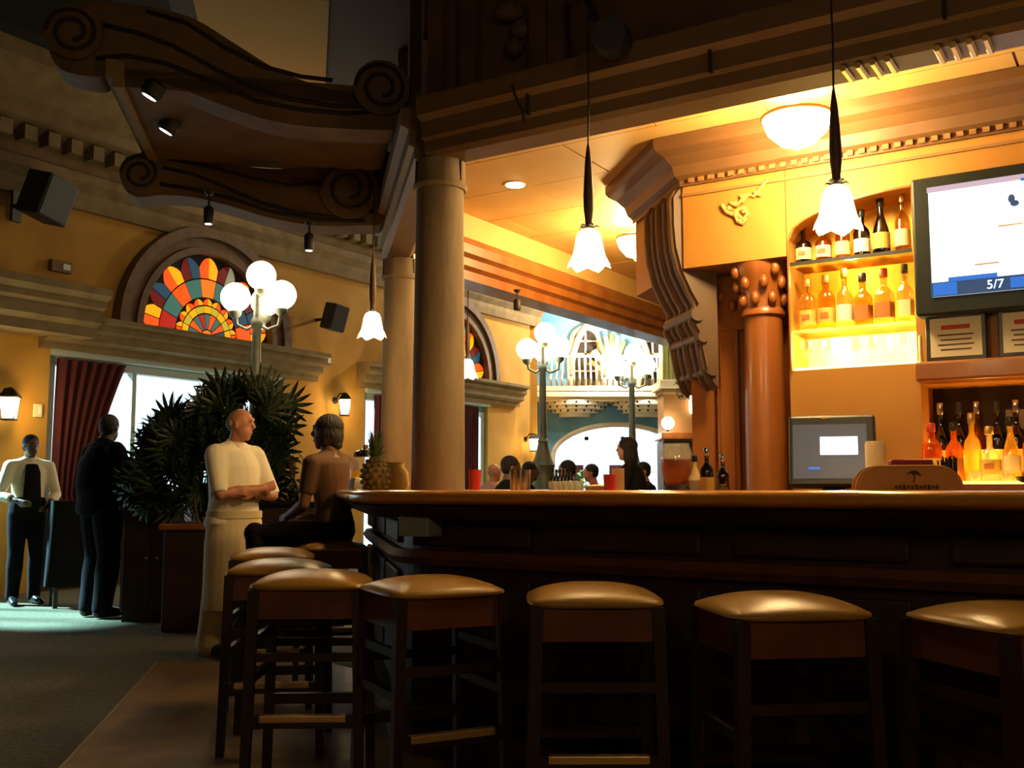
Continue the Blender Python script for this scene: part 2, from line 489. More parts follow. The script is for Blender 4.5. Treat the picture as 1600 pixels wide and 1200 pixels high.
# left wall with its three tall openings
wl = MB()
def wbox(mb, t0, t1, o0, o1, z0, z1, bevel=0):
    c = wall((t0 + t1) / 2, (o0 + o1) / 2, (z0 + z1) / 2)
    return mb.box(c, (t1 - t0, o1 - o0, z1 - z0), R(ANG_C), bevel=bevel)
OPEN = [(-3.3, -1.2), (-0.15, 3.45), (5.20, 8.65)]
prev = -14.2
for a, b in OPEN:
    wbox(wl, prev, a, -0.3, 0, 0, 6.5); wbox(wl, a, b, -0.3, 0, 2.68, 6.5); prev = b
wbox(wl, prev, 10.4, -0.3, 0, 0, 6.5)
struct('wall_left', wl, ochre)
wr = MB(); wr.box((9.15, 8.5, 3.25), (0.3, 27.6, 6.5)); struct('wall_right', wr, ochre)
wf = MB(); wf.box((-1.8, -5.15, 3.25), (22.2, 0.3, 6.5)); wf.box((-12.76, -2.6, 3.25), (0.3, 5.0, 6.5)); struct('wall_front', wf, stone_dark)

# far blue wall with a wide low arch
ARX, ARA, ARZ, ARB, FY = 2.27, 1.40, 1.80, 0.70, 22.0
def arch_z(x): return ARZ + ARB * math.sqrt(max(0, 1 - ((x - ARX) / ARA) ** 2))
wb = MB()
wb.box(((0.2 + ARX - ARA) / 2, FY + .15, 3.25), (ARX - ARA - 0.2, 0.3, 6.5))
wb.box(((9.0 + ARX + ARA) / 2, FY + .15, 3.25), (9.0 - ARX - ARA, 0.3, 6.5))
NSTEP = 28
for i in range(NSTEP):
    x0 = ARX - ARA + 2 * ARA * i / NSTEP; x1 = x0 + 2 * ARA / NSTEP
    wb._add([(x0, FY, arch_z(x0)), (x1, FY, arch_z(x1)), (x1, FY, 6.5), (x0, FY, 6.5),
             (x0, FY + .3, arch_z(x0)), (x1, FY + .3, arch_z(x1)), (x1, FY + .3, 6.5), (x0, FY + .3, 6.5)],
            [(0, 1, 2, 3), (5, 4, 7, 6), (0, 4, 5, 1)])
wall_far = struct('wall_far', wb, blue_wall)
am = MB()
pts = [(ARX - ARA, FY - .02, 0.02)] + [(ARX - ARA * math.cos(PI * k / 24), FY - .02, ARZ + ARB * math.sin(PI * k / 24)) for k in range(25)] + [(ARX + ARA, FY - .02, 0.02)]
am.tube(pts, 0.055, 8)
am.build('arch_moulding', white_paint, wall_far, smooth=40)
wn = MB(); wn.box((0.35, 21.1, 3.25), (0.3, 2.0, 6.5)); struct('wall_return', wn, ochre)
# bright porch behind the arch
vb = MB()
vb.box((0.45, 24.2, 1.5), (0.2, 3.9, 3.0)); vb.box((4.25, 24.2, 1.5), (0.2, 3.9, 3.0)); vb.box((2.35, 24.2, 3.05), (4.0, 3.9, 0.1))
vb.box((2.35, 26.1, 2.72), (4.0, 0.2, 0.56)); vb.box((0.70, 26.1, 1.2), (0.5, 0.2, 2.5)); vb.box((4.0, 26.1, 1.2), (0.5, 0.2, 2.5))
struct('wall_porch', vb, white_paint)
w4 = empty('window_4', kind='structure', loc=(2.35, 26.1, 0))
m = MB()
for x in (-1.37, -0.46, 0.46, 1.37): m.box((x, -0.06, 1.22), (0.10, 0.12, 2.44))
m.box((0, -0.06, 0.1), (2.8, 0.12, 0.2)); m.box((0, -0.06, 2.40), (2.8, 0.12, 0.1)); m.box((0, -.06, 1.55), (2.8, .10, .05))
m.build('window_frame', white_paint, w4)
for x in (-0.92, 0, 0.92): MB().box((x, 0, 1.25), (0.80, 0.012, 2.25)).build('pane', g_pane, w4)
def curtain_rows(x0, x1, z0, z1, waves, amp, y=0.0, pinch=None, nx=48, nz=10):
    rows = []
    for j in range(nz + 1):
        f = j / nz; z = z0 + (z1 - z0) * f
        xb = x1 if pinch is None else x0 + (x1 - x0) * pinch(f)
        rows.append([(x0 + (xb - x0) * i / nx, y + amp * math.sin(waves * 2 * PI * i / nx + 0.7 * math.sin(3 * f)), z) for i in range(nx + 1)])
    return rows
for x0, x1 in ((-0.85, -0.55), (0.1, 0.42)):
    MB().grid(curtain_rows(x0, x1, 0.05, 1.72, 4, 0.03, -0.24)).build('curtain', curtain_m, w4, smooth=True)

# stepped cornice along the top of the left wall, with dentils
trim1 = MB()
prof = [(0.0, 4.33), (-.07, 4.33), (-.10, 4.45), (-.10, 4.52), (-.18, 4.62), (-.18, 4.72), (-.12, 4.76), (-.12, 5.0), (-.22, 5.06), (-.34, 5.10),
        (-.34, 5.22), (-.42, 5.28), (-.60, 5.5), (-.66, 5.6), (-.66, 5.78), (0.0, 5.78)]
trim1.sweep(prof, [W0 - C * 14, W0 + C * 10.4])
t1 = struct('trim_1', trim1, stone)
for i in range(40):
    t = -1.6 + i * 0.28
    wbox(MB(), t, t + 0.14, 0.10, 0.30, 4.88, 5.04).build('dentil', stone, t1)
q = MB(); wbox(q, -14.0, 10.3, 0.0, 0.9, 5.78, 6.5); struct('trim_7', q, void_m)  # black band added to stand in for the dark void above the cornice
# ledges over the windows
LEDGE = [(0.0, 2.68), (-.10, 2.68), (-.10, 2.76), (-.20, 2.80), (-.20, 2.88), (-.26, 2.92), (-.26, 3.0), (-.34, 3.02), (-.34, 3.07), (0.0, 3.07)]
lb = MB(); lb.sweep(LEDGE, [W0 + C * -0.30, W0 + C * 4.05]); struct('trim_2', lb, stone)
lb = MB(); lb.sweep(LEDGE, [W0 + C * 5.0, W0 + C * 9.6]); struct('trim_3', lb, stone)
lb = MB(); lb.sweep([(0.0, 2.80), (-.44, 2.80), (-.44, 2.90), (-.52, 2.96), (-.52, 3.08), (-.60, 3.12), (-.60, 3.18), (-.70, 3.24), (-.70, 3.32), (0.0, 3.32)],
                    [W0 + C * -8.0, W0 + C * 0.12]); struct('trim_4', lb, stone)
# pale strips under the ledges
for n, (a, b) in enumerate(((-0.15, 3.45), (5.20, 8.65))):
    q = MB(); wbox(q, a, b, -0.25, 0.06, 2.62, 2.68); struct('trim_%d' % (5 + n), q, frame_blue)

# tall windows: frame, mullions, panes, curtains
def tall_window(idx, a, b, curtains):
    root = empty('window_%d' % idx, kind='structure', loc=wall(a, 0), rz=R(ANG_C))
    wd = b - a
    f = MB()
    f.box((0.06, .15, 1.31), (.12, .14, 2.62)); f.box((wd - 0.06, .15, 1.31), (.12, .14, 2.62)); f.box((wd / 2, .15, 2.57), (wd, .14, .1)); f.box((wd / 2, .15, .05), (wd, .14, .1))
    f.build('window_frame', frame_blue, root)
    nn = 3
    for k in range(1, nn):
        MB().box((wd * k / nn, .15, 1.31), (.06, .10, 2.5)).build('mullion', frame_blue, root)
    for k in range(nn):
        MB().box((wd * (k + .5) / nn, .17, 1.31), (wd / nn - .06, .012, 2.5)).build('pane', g_pane, root)
    for (x0, x1, pin, side) in curtains:
        if side > 0: rows = curtain_rows(x0, x1, .04, 2.60, 7, .045, .03, pin)
        else: rows = curtain_rows(x1, x0, .04, 2.60, 7, .045, .03, pin)
        MB().grid(rows).build('curtain', curtain_m, root, smooth=True)
    if idx == 1: MB().box((wd / 2, .10, .50), (wd, .18, 1.0)).build('window_apron', wood_dark, root)
    return root
pin = lambda f: 0.62 if f < .30 else (0.62 - 0.14 * math.sin((f - .3) / .28 * PI) if f < .42 else 0.50 + 0.5 * ((f - .42) / .58) ** 1.3)
tall_window(1, -0.15, 3.45, [(0.11, 1.02, pin, 1), (3.05, 3.50, pin, -1)])
tall_window(3, 5.20, 8.65, [(0.30, 0.75, None, 1), (2.65, 3.15, None, 1)])
tall_window(5, -3.3, -1.2, [])

# stained glass half-round windows
def lunette(idx, tc, zc=3.09):
    root = empty('window_%d' % idx, kind='structure', loc=wall(tc, 0, zc), rz=R(ANG_C))
    U, V, Wd = (1, 0, 0), (0, 0, 1), (0, -1, 0)
    def ring(r0, r1, d0, d1, name, m):
        q = MB(); n = 40
        pr = [(-r1, d0), (-r0, d0), (-r0, d1), (-r1, d1)]
        vs, fs = [], []
        for i in range(n + 1):
            a = PI * i / n
            for (r, d) in ((r1, d0), (r0, d0), (r0, d1), (r1, d1)):
                vs.append((r * math.cos(a), -d, r * math.sin(a)))
        for i in range(n):
            for k in range(4):
                k2 = (k + 1) % 4
                fs.append((i * 4 + k, i * 4 + k2, i * 4 + 4 + k2, i * 4 + 4 + k))
        fs.append((3, 2, 1, 0)); fs.append((n * 4, n * 4 + 1, n * 4 + 2, n * 4 + 3))
        q._add(vs, fs); q.build(name, m, root, smooth=40)
    ring(1.28, 1.41, 0, .16, 'arch_moulding', arch_wood)
    ring(1.16, 1.275, 0, .10, 'arch_moulding', arch_wood)
    ring(1.065, 1.155, 0, .14, 'arch_moulding', arch_wood)
    dk = MB(); dk.prof([(1.062 * math.cos(PI * k / 30), 1.062 * math.sin(PI * k / 30)) for k in range(31)], (0, -.005, 0), U, V, (0, -1, 0), .015)
    dk.build('lead_backing', groove, root)
    def piece(poly, c):
        poly = [(x * 1.11, z * 1.11) for x, z in poly]
        MB().prof(poly, (0, -.022, 0), U, V, (0, -1, 0), .014).build('glass_piece', SG[c], root)
    def cell(r0, r1, a0, a1, c, outer=None):
        g = .007; n = 4
        pl = [((r0 + g) * math.cos(a0 + (a1 - a0) * k / n + (g / max(r0, .05) if k == 0 else (-g / max(r0, .05) if k == n else 0))),
               (r0 + g) * math.sin(a0 + (a1 - a0) * k / n + (g / max(r0, .05) if k == 0 else (-g / max(r0, .05) if k == n else 0)))) for k in range(n + 1)]
        o = []
        for k in range(n + 1):
            a = a0 + (a1 - a0) * k / n
            rr = (outer(a) if outer else r1) - g
            a += (g / rr if k == 0 else (-g / rr if k == n else 0))
            o.append((rr * math.cos(a), rr * math.sin(a)))
        piece(pl + o[::-1], c)
    piece([(.07 * math.cos(PI * k / 10), .07 * math.sin(PI * k / 10) + .005) for k in range(11)], 'amber')
    NP = 9; dA = PI / NP
    r1c = ['blue', 'orange', 'teal', 'orange', 'teal', 'red', 'teal', 'orange', 'teal']
    r4c = ['orange', 'blue', 'amber', 'teal', 'amber', 'teal', 'orange', 'teal', 'red']
    pa = ['yellow', 'maroon', 'yellow', 'maroon', 'yellow', 'maroon', 'yellow', 'maroon', 'yellow']
    pb = ['orange', 'blue', 'orange', 'pale', 'orange', 'blue', 'orange', 'blue', 'orange']
    for k in range(NP):
        a0 = k * dA; am_ = a0 + dA / 2; a1 = a0 + dA
        cell(.085, .27, a0, a1, r1c[k])
        cell(.275, .365, a0, a1, 'lime' if k % 2 else 'yellow')
        cell(.37, .45, a0, am_, 'yellow' if k % 3 else 'orange', outer=lambda a, c=am_: .40 + .055 * math.cos((a - c) / dA * PI))
        cell(.37, .45, am_, a1, 'orange' if k % 3 else 'yellow', outer=lambda a, c=am_: .40 + .055 * math.cos((a - c) / dA * PI))
        cell(.46, .68, a0, a1, r4c[k])
        of = lambda a, c=am_: .82 + .125 * math.cos((a - c) / dA * PI)
        cell(.685, .95, a0, am_, pa[k] if k % 2 == 0 else pb[k], outer=of)
        cell(.685, .95, am_, a1, pb[k] if k % 2 == 0 else pa[k], outer=of)
    return root
lunette(2, 2.03)
lunette(6, 7.42)
# ================================================================== CANOPY OVER THE BAR
K0 = K1 + A * 4.4
K3 = K2 + C * 5.6
can = empty('bar_canopy', 'octagonal timber canopy with panelled warm ceiling carried over the bar by stone columns', 'canopy', loc=(K1.x, K1.y, 0))
def cbuild(mb, name, m, parent=None, smooth=None):
    """world-space shape put under the canopy"""
    me = mb.mesh(name, smooth)
    me.transform(Matrix.Translation((-K1.x, -K1.y, 0)))
    return mesh_obj(name, me, m, parent or can)
path = [K0, K1, K2, K3]
beam_dark = mat('front_beam_wood', (0.15, 0.085, 0.032), 0.6, col2=(0.20, 0.115, 0.045), nscale=4, stretch=(.4, .4, 1), bump=.1)
BEAM = [(-.08, 3.22), (-.08, 2.765), (-.05, 2.745), (.10, 2.745), (.13, 2.765), (.13, 2.82), (.16, 2.83), (.16, 2.91), (.20, 2.93), (.20, 3.02), (-.02, 3.03), (-.02, 3.22)]
q = MB(); q.sweep(BEAM, [K0, K1]); cbuild(q, 'front_beam', beam_dark)
q = MB(); q.sweep([(o, z) for o, z in BEAM], [K1, K2]); cbuild(q, 'side_beam', beam_dark)
q = MB(); q.sweep([(-.22, 2.95), (-.22, 2.88), (-.17, 2.86), (-.17, 2.80), (-.12, 2.78), (-.12, 2.71), (.12, 2.71), (.12, 3.02), (-.16, 3.02)], [K2, K3]); cbuild(q, 'far_beam', wood)
q = MB(); q.sweep([(-.16, 2.95), (.10, 3.02), (.10, 3.24), (-.16, 3.24)], [K2, K3]); cbuild(q, 'far_frieze', canopy_ceil)
# joint line trims on the beam face
for s in (0.62, 1.5, 2.4):
    p = K1 + A * s - NA * .165
    cbuild(MB().box((p.x, p.y, 2.87), (.012, .02, .10), R(ANG_A)), 'joint', groove)
# ceiling panels clipped to the canopy outline
inner = [K0 + NA * .08, K1 + (NA + Vector((0.98, 0.2))).normalized() * .08, K2 + C * .1 + Vector((.2, 0)), K3, K3 + A * 3.0, K0 + NA * 6.0]
def clip(poly, a, b):
    out = []
    for i in range(len(poly)):
        p, q2 = poly[i - 1], poly[i]
        sp = (b.x - a.x) * (p.y - a.y) - (b.y - a.y) * (p.x - a.x)
        sq = (b.x - a.x) * (q2.y - a.y) - (b.y - a.y) * (q2.x - a.x)
        if sp * sq < 0:
            out.append(p + (q2 - p) * (sp / (sp - sq)))
        if sq <= 0: out.append(q2)
    return out
ctr = sum(inner, Vector((0, 0))) / len(inner)
sgn = (inner[1].x - inner[0].x) * (ctr.y - inner[0].y) - (inner[1].y - inner[0].y) * (ctr.x - inner[0].x)
loop = inner if sgn < 0 else inner[::-1]
cw, cl = 0.62, 1.24
for i in range(-4, 8):
    for j in range(0, 12):
        o = K1 + A * (i * cl + (cl / 2 if j % 2 else 0)) + NA * (j * cw)
        poly = [o, o + A * cl, o + A * cl + NA * cw, o + NA * cw]
        for k in range(len(loop)):
            if len(poly) > 2: poly = clip(poly, loop[k], loop[(k + 1) % len(loop)])
        if len(poly) < 3: continue
        c0 = sum(poly, Vector((0, 0))) / len(poly)
        poly = [p + (c0 - p).normalized() * min(.007, (c0 - p).length * .5) for p in poly]
        cbuild(MB().poly([(p.x, p.y) for p in poly], CEIL, CEIL + .02), 'ceiling_panel', canopy_ceil)
cbuild(MB().poly([(p.x, p.y) for p in loop], CEIL + .021, CEIL + .06), 'ceiling_backing', beam_wood)
# wall above the beams with pilaster strips
q = MB(); q.sweep([(-.16, 3.22), (-.0, 3.03), (.02, 3.03), (.02, 6.5), (-.16, 6.5)], path); cbuild(q, 'upper_wall', stone_dark)
for s in (0.02, 0.22, 0.62, 0.72, 1.9, 2.0, 3.1):
    p = K1 + A * s - NA * .05
    cbuild(MB().box((p.x, p.y, 4.3), (.09, .06, 2.5), R(ANG_A)), 'pilaster_strip', stone_dark)
for s in (0.1, .9, 1.7):
    p = K1 + B * s + Vector((-.98, -.2)) * .05
    cbuild(MB().box((p.x, p.y, 4.5), (.09, .06, 2.1), R(ANG_B)), 'pilaster_strip', stone_dark)
# carved drop ornament high on the front
p = K1 + A * .46 - NA * .03
q = MB()
for k in range(7):
    q.ball((p.x + .04 * math.sin(k * 1.9), p.y - .02, 3.22 + k * .09), (.05 + .015 * (k % 3), .035, .05), 8, 6)
cbuild(q, 'carved_drop', stone_dark, smooth=True)
# small carved fluted clusters on the beam underside edge at the right
for s0 in (2.02, 2.36):
    for k in range(4):
        p = K1 + A * (s0 + k * .055) - NA * .12
        cbuild(MB().tube([(p.x, p.y, 2.738), (p.x + NA.x * .14, p.y + NA.y * .14, 2.738)], .014, 6), 'flute', brass)

# soffit and scroll brackets on the left side
BN = BO
def side(along, out, z=0):
    p = K1 + B * along + BN * out
    return Vector((p.x, p.y, z))
so = MB()
so.poly([(p.x, p.y) for p in (side(.46, .18), side(.46, 1.62), side(1.70, 1.62), side(1.70, .18))], 3.20, 3.30)
cbuild(so, 'soffit', scroll_m)
for k, o in enumerate((1.62, 1.66)):
    a, b = side(.42, o), side(1.74, o)
    d = b - a
    cbuild(MB().box(((a + b) / 2).to_tuple()[:2] + (3.25 + .03 * k,), (d.length, .05, .14 - .04 * k), R(ANG_B)), 'soffit_moulding', stone)
honey_dim = mat('soffit_panel_paint', (0.75, 0.38, 0.05), 0.8)
soff_m = mat('soffit_brown', (0.075, 0.032, 0.011), 0.8)
up = MB()
up.poly([(p.x, p.y) for p in (side(-.1, .02), side(-.1, 1.5), side(3.4, 1.5), side(3.4, .02))], 4.05, 4.2)
cbuild(up, 'upper_soffit', soff_m)
pn = MB(); pn.poly([(p.x, p.y) for p in (side(1.0, .55), side(1.0, 1.35), side(2.9, 1.35), side(2.9, .55))], 4.03, 4.05)
cbuild(pn, 'soffit_panel', honey_dim)
def scroll(along, pixels, volutes, grooves, thick, label):
    """bracket whose outline lies in the upright plane square to the bar's left side"""
    o = side(along, 0)
    root = empty('scroll_bracket', label, 'bracket', loc=(o.x, o.y, 0))
    def loc(px, py):
        p = on_plane(px, py, (o.x, o.y), (BN.x, BN.y))
        return ((p.x - o.x) * BN.x + (p.y - o.y) * BN.y, p.z)
    U, V, Wd = (BN.x, BN.y, 0), (0, 0, 1), (B.x, B.y, 0)
    ctl = [Vector(loc(*p)) for p in pixels]
    out = []
    for i in range(len(ctl)):
        p0, p1, p2, p3 = ctl[i - 1], ctl[i], ctl[(i + 1) % len(ctl)], ctl[(i + 2) % len(ctl)]
        for k in range(4):
            t = k / 4
            out.append(.5 * (2 * p1 + (p2 - p0) * t + (2 * p0 - 5 * p1 + 4 * p2 - p3) * t * t + (3 * p1 - p0 - 3 * p2 + p3) * t ** 3))
    MB().prof([(q.x, q.y) for q in out], (0, 0, 0), U, V, Wd, thick).build('scroll_body', scroll_m, root, smooth=40)
    def put(u, z, f): return Vector((BN.x * u + B.x * f, BN.y * u + B.y * f, z))
    for (cx, cy, rr) in volutes:
        u, z = loc(cx, cy); u2, _ = loc(cx + rr, cy); r = abs(u2 - u)
        MB().tube([put(u, z, -.035), put(u, z, thick + .03)], r, 24).build('volute', scroll_m, root, smooth=40)
        sp = [put(u + r * (.92 - .62 * k / 26) * math.cos(k * .42), z + r * (.92 - .62 * k / 26) * math.sin(k * .42), -.037) for k in range(27)]
        MB().tube(sp, .011, 6).build('spiral_line', groove, root, smooth=True)
    for g in grooves:
        MB().tube([put(*loc(*p), -.004) for p in g], .012, 6).build('moulding_line', groove, root, smooth=True)
    return root
scroll(.46,
       [(75, 70), (95, 108), (150, 120), (170, 112), (215, 118), (280, 138), (350, 165), (430, 190), (520, 200), (640, 196), (640, 120), (600, 148), (520, 140), (440, 112), (370, 70), (300, 28), (220, 8), (130, 2), (85, 20)],
       [(116, 54, 46), (596, 140, 44)],
       [[(162, 40), (215, 52), (270, 72), (330, 105), (390, 135), (450, 155), (520, 166), (590, 166), (620, 150)],
        [(150, 92), (200, 88), (260, 100), (330, 128), (400, 158), (470, 172), (540, 178), (620, 172)],
        [(230, 18), (290, 36), (350, 74), (410, 104), (470, 120), (520, 126)]],
       .22, 'nearer and upper large scrolled plaster bracket left of the canopy corner')
scroll(1.66,
       [(190, 270), (195, 295), (215, 308), (250, 305), (300, 308), (360, 322), (420, 340), (490, 352), (560, 352), (605, 340), (612, 240), (540, 246), (470, 262), (400, 262), (330, 246), (260, 234), (215, 240)],
       [(221, 273, 33), (545, 298, 46)],
       [[(255, 262), (300, 272), (350, 292), (410, 318), (470, 334), (530, 340), (585, 330)],
        [(250, 288), (300, 296), (360, 310), (420, 330), (500, 345), (570, 346)],
        [(262, 248), (330, 262), (400, 280), (450, 290), (500, 288)]],
       .24, 'farther and lower scrolled plaster bracket behind the hanging spotlights')

# ================================================================== COLUMNS
def column(p, label, rb=.132, rt=.118, top=2.745):
    root = empty('stone_column', label, 'column', loc=(p.x, p.y, 0), group='columns under the canopy')
    MB().lathe([(rb + .05, 0), (rb + .05, .12), (rb + .02, .16)], n=28).build('base', column_m, root, smooth=40)
    MB().lathe([(rb + .004, .16), (rb, 1.0), (rb - .006, 1.8), (rt, 2.60)], n=32).build('shaft', column_m, root, smooth=40)
    MB().lathe([(rt + .012, 2.60), (rt + .02, 2.62), (rt + .01, 2.64), (rt + .006, top)], n=32).build('capital', column_m, root, smooth=40)
    for k in range(3):
        a = k * 2.1 + 3.6
        r = rt + .008
        MB().tube([(r * math.cos(a), r * math.sin(a), 2.62), (r * math.cos(a), r * math.sin(a), 2.74)], .006, 5).build('capital_joint', groove, root)
    return root
column(K1, 'thick round stone column standing nearest, at the front corner of the bar')
column(K2, 'round stone column just left of and behind the nearest column', .128, .116, 2.745)

# ================================================================== BAR COUNTER
bp = [bar(2.6, 0).xy, RK, RB, RB + C * 3.2]
bpf = fillet([Vector(p) for p in bp], .30, 6)
bc = empty('bar_counter', 'long polygonal wooden bar counter with glossy rounded rail in front of the stools', 'bar counter', loc=(R0.x, R0.y, 0))
def bbuild(mb, name, m, smooth=None, parent=None):
    me = mb.mesh(name, smooth)
    me.transform(Matrix.Translation((-R0.x, -R0.y, 0)))
    return mesh_obj(name, me, m, parent or bc)
railp = [(-.13, 1.092), (-.11, 1.108)] + [(-.045 + .043 * math.cos(a), 1.088 + .028 * math.sin(a)) for a in [PI * .6, PI * .45, PI * .3, PI * .15, 0, -PI * .15, -PI * .3, -PI * .45]] + [(-.05, 1.056), (-.13, 1.050)]
q = MB(); q.sweep(railp, bpf); bbuild(q, 'rail', wood_top, smooth=50)
q = MB(); q.sweep([(-.13, 1.05), (-.13, 1.092), (-.64, 1.092), (-.64, 1.05)], bpf); bbuild(q, 'counter_top', wood_top)
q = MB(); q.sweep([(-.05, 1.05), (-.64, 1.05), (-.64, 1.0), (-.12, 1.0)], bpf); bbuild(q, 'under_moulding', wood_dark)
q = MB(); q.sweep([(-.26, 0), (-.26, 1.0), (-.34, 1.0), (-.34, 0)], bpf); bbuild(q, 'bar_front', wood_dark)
q = MB(); q.sweep([(-.26, .80), (-.22, .80), (-.20, .83), (-.22, .86), (-.26, .86)], bpf); bbuild(q, 'dado_moulding', apron_wood)
q = MB(); q.sweep([(-.26, 0), (-.22, 0), (-.22, .14), (-.26, .16)], bpf); bbuild(q, 'plinth', wood_dark)
q = MB(); q.sweep([(-.20, .19), (-.17, .16), (-.14, .19), (-.17, .22)], bpf); bbuild(q, 'foot_rail', iron)
def panel(o, ang, width, z0, z1):
    m = Matrix.Translation(Vector((o.x, o.y, (z0 + z1) / 2))) @ Matrix.Rotation(R(ang), 4, 'Z')
    bbuild(MB().box((0, 0, 0), (width, .03, z1 - z0), mtx=m, bevel=.012), 'panel', wood_dark)
for k in range(5):
    panel(bar(-.72 + k * .72, .25), ANG_A, .60, .24, .76)
    panel(bar(-.72 + k * .72, .25), ANG_A, .60, .88, .98)
for k in range(3):
    o = RK + B * (.6 + k * .8) - BO * .25
    panel(o, ANG_B, .66, .24, .76); panel(o, ANG_B, .66, .88, .98)
# grey plate under the rail at the corner
pl = RK + A * .26 - NA * -.17
m = Matrix.Translation(Vector((pl.x, pl.y, .965))) @ Matrix.Rotation(R(ANG_A), 4, 'Z')
bbuild(MB().box((0, 0, 0), (.155, .10, .085), mtx=m, bevel=.006), 'grey_plate', plaque_m)

# ================================================================== BAR STOOLS
def make_stool(label):
    root = empty('bar_stool', label, 'stool', group='tan leather bar stools round the bar')
    S, N = .215, 14
    rows = []
    for j in range(N + 1):
        row = []
        for i in range(N + 1):
            u, v = -1 + 2 * i / N, -1 + 2 * j / N
            k = 1 - .10 * (abs(u * v)) ** 4
            h = (1 - abs(u) ** 2.6) ** .8 * (1 - abs(v) ** 2.6) ** .8
            row.append((u * S * k, v * S * k, .757 + .044 * h))
        rows.append(row)
    q = MB(); q.grid(rows)
    ed = [rows[0][i] for i in range(N + 1)] + [rows[j][N] for j in range(1, N + 1)] + [rows[N][i] for i in range(N - 1, -1, -1)] + [rows[j][0] for j in range(N - 1, 0, -1)]
    n = len(ed)
    q._add(ed + [(p[0] * 1.012, p[1] * 1.012, .748) for p in ed] + [(p[0] * .97, p[1] * .985, .740) for p in ed],
           [(k, (k + 1) % n, n + (k + 1) % n, n + k) for k in range(n)] + [(n + k, n + (k + 1) % n, 2 * n + (k + 1) % n, 2 * n + k) for k in range(n)] + [tuple(range(3 * n - 1, 2 * n - 1, -1))])
    bmesh.ops.remove_doubles(q.bm, verts=q.bm.verts, dist=.0008)
    q.build('seat', leather, root, smooth=60)
    f = MB()
    for (x, y, a, b) in ((0, -.185, .38, .025), (0, .185, .38, .025), (-.185, 0, .025, .38), (.185, 0, .025, .38)): f.box((x, y, .69), (a, b, .105))
    f.build('seat_frame', apron_wood, root)
    for sx in (-1, 1):
        for sy in (-1, 1):
            MB().tube([(sx * .205, sy * .205, 0), (sx * .188, sy * .188, .742)], [(.023, .023), (.027, .027)], 4, lateral=(1, 1, 0)).build('leg', leg_wood, root)
    for z, w in ((.56, .37), (.42, .38)):
        for sx in (-1, 1): MB().box((sx * (w / 2 + .005), 0, z), (.022, w, .03)).build('stretcher', leg_wood, root)
    for y in (-.192, .192): MB().box((0, y, .50), (.37, .022, .03)).build('stretcher', leg_wood, root)
    MB().box((0, .197, .28), (.38, .024, .04)).build('stretcher', leg_wood, root)
    fr = MB().box((0, -.197, .275), (.38, .03, .045)).build('foot_rest', leg_wood, root)
    MB().box((0, -.200, .286), (.31, .034, .026), bevel=.004).build('brass_plate', brass, fr)
    return root
STOOLS = [(-.76, 3.99, 2, 'tan leather bar stool nearest the bar corner, leftmost of the front row'),
          (-.29, 3.72, 27, 'tan leather bar stool turned askew, second from the left in the front row'),
          (.266, 3.43, 0, 'tan leather bar stool standing square, middle of the front row'),
          (.80, 3.12, 8, 'tan leather bar stool second from the right in the front row'),
          (1.37, 2.85, 17, 'tan leather bar stool cut by the right edge of the photo'),
          (-1.03, 4.62, 5, 'tan leather bar stool right behind the leftmost front stool'),
          (-1.27, 5.50, 10, 'tan leather bar stool under the knee of the seated woman'),
          (-1.10, 6.32, 12, 'bar stool the woman in the brown top sits on')]
st0 = None
for (x, y, rz, lab) in STOOLS:
    s_ = make_stool(lab) if st0 is None else copy_tree(st0)
    if st0 is None: st0 = s_
    s_.location = (x, y, 0.012); s_.rotation_euler = (0, 0, R(rz)); s_['label'] = lab
# ================================================================== BACK BAR
crown_m = mat('crown_wood', (0.13, 0.06, 0.02), 0.5, col2=(0.18, 0.085, 0.03), nscale=4)
bb = empty('back_bar', 'tall wooden back bar with ochre hood, lit arched bottle niche and round column', 'back bar', loc=(HK.x, HK.y, HZ), rz=R(ANG_A))
bb.scale = (HS, HS, HS)
HI = Matrix.Translation((HK.x, HK.y, HZ)) @ Matrix.Rotation(R(ANG_A), 4, 'Z') @ Matrix.Scale(HS, 4)
HINV = HI.inverted()
def hbuild(mb, name, m, smooth=None, parent=None, world=False):
    me = mb.mesh(name, smooth)
    if world: me.transform(HINV)
    return mesh_obj(name, me, m, parent or bb)
def hl(p): return HINV @ Vector((p[0], p[1], 0))
hb = HK + B * .8 * HS
hbl, hcl = hl(hb), hl(hb + C * 1.0 * HS)
hbuild(MB().poly([(0, 0), (.55, 0), (.55, 1.7), (hcl.x, hcl.y), (hbl.x, hbl.y)], 2.28, 2.94), 'hood', honey)
q = MB(); q.sweep([(o_ * HS, z_ * HS + HZ) for o_, z_ in [(-.02, 2.72), (.02, 2.72), (.02, 2.75), (.05, 2.77), (.07, 2.82), (.12, 2.86), (.17, 2.88), (.19, 2.90), (.19, 2.945), (-.02, 2.945)]], [hood(3.3, 0).xy, HK, hb])
hbuild(q, 'crown_moulding', crown_m, world=True)
q = MB(); q.sweep([(o_ * HS, z_ * HS + HZ) for o_, z_ in [(0, 2.665), (.012, 2.665), (.012, 2.68), (0, 2.68)]], [hood(3.3, 0).xy, HK]); hbuild(q, 'picture_rail', beam_wood, world=True)
for k in range(60):
    hbuild(MB().box((.06 + k * .055, -.028, 2.742), (.03, .016, .024)), 'egg_moulding', beam_wood)
NX0, NX1, NZ0 = .56, 1.15, 1.70
def niche_top(x): return 2.36 + .18 * math.sqrt(max(0, 1 - ((1.18 - x) / .62) ** 2))
q = MB()
q.box((.855, .14, NZ0 / 2 + .07), (.61, .28, NZ0 - .14)); q.box((.5575, .14, 2.3), (.005, .28, 1.3))
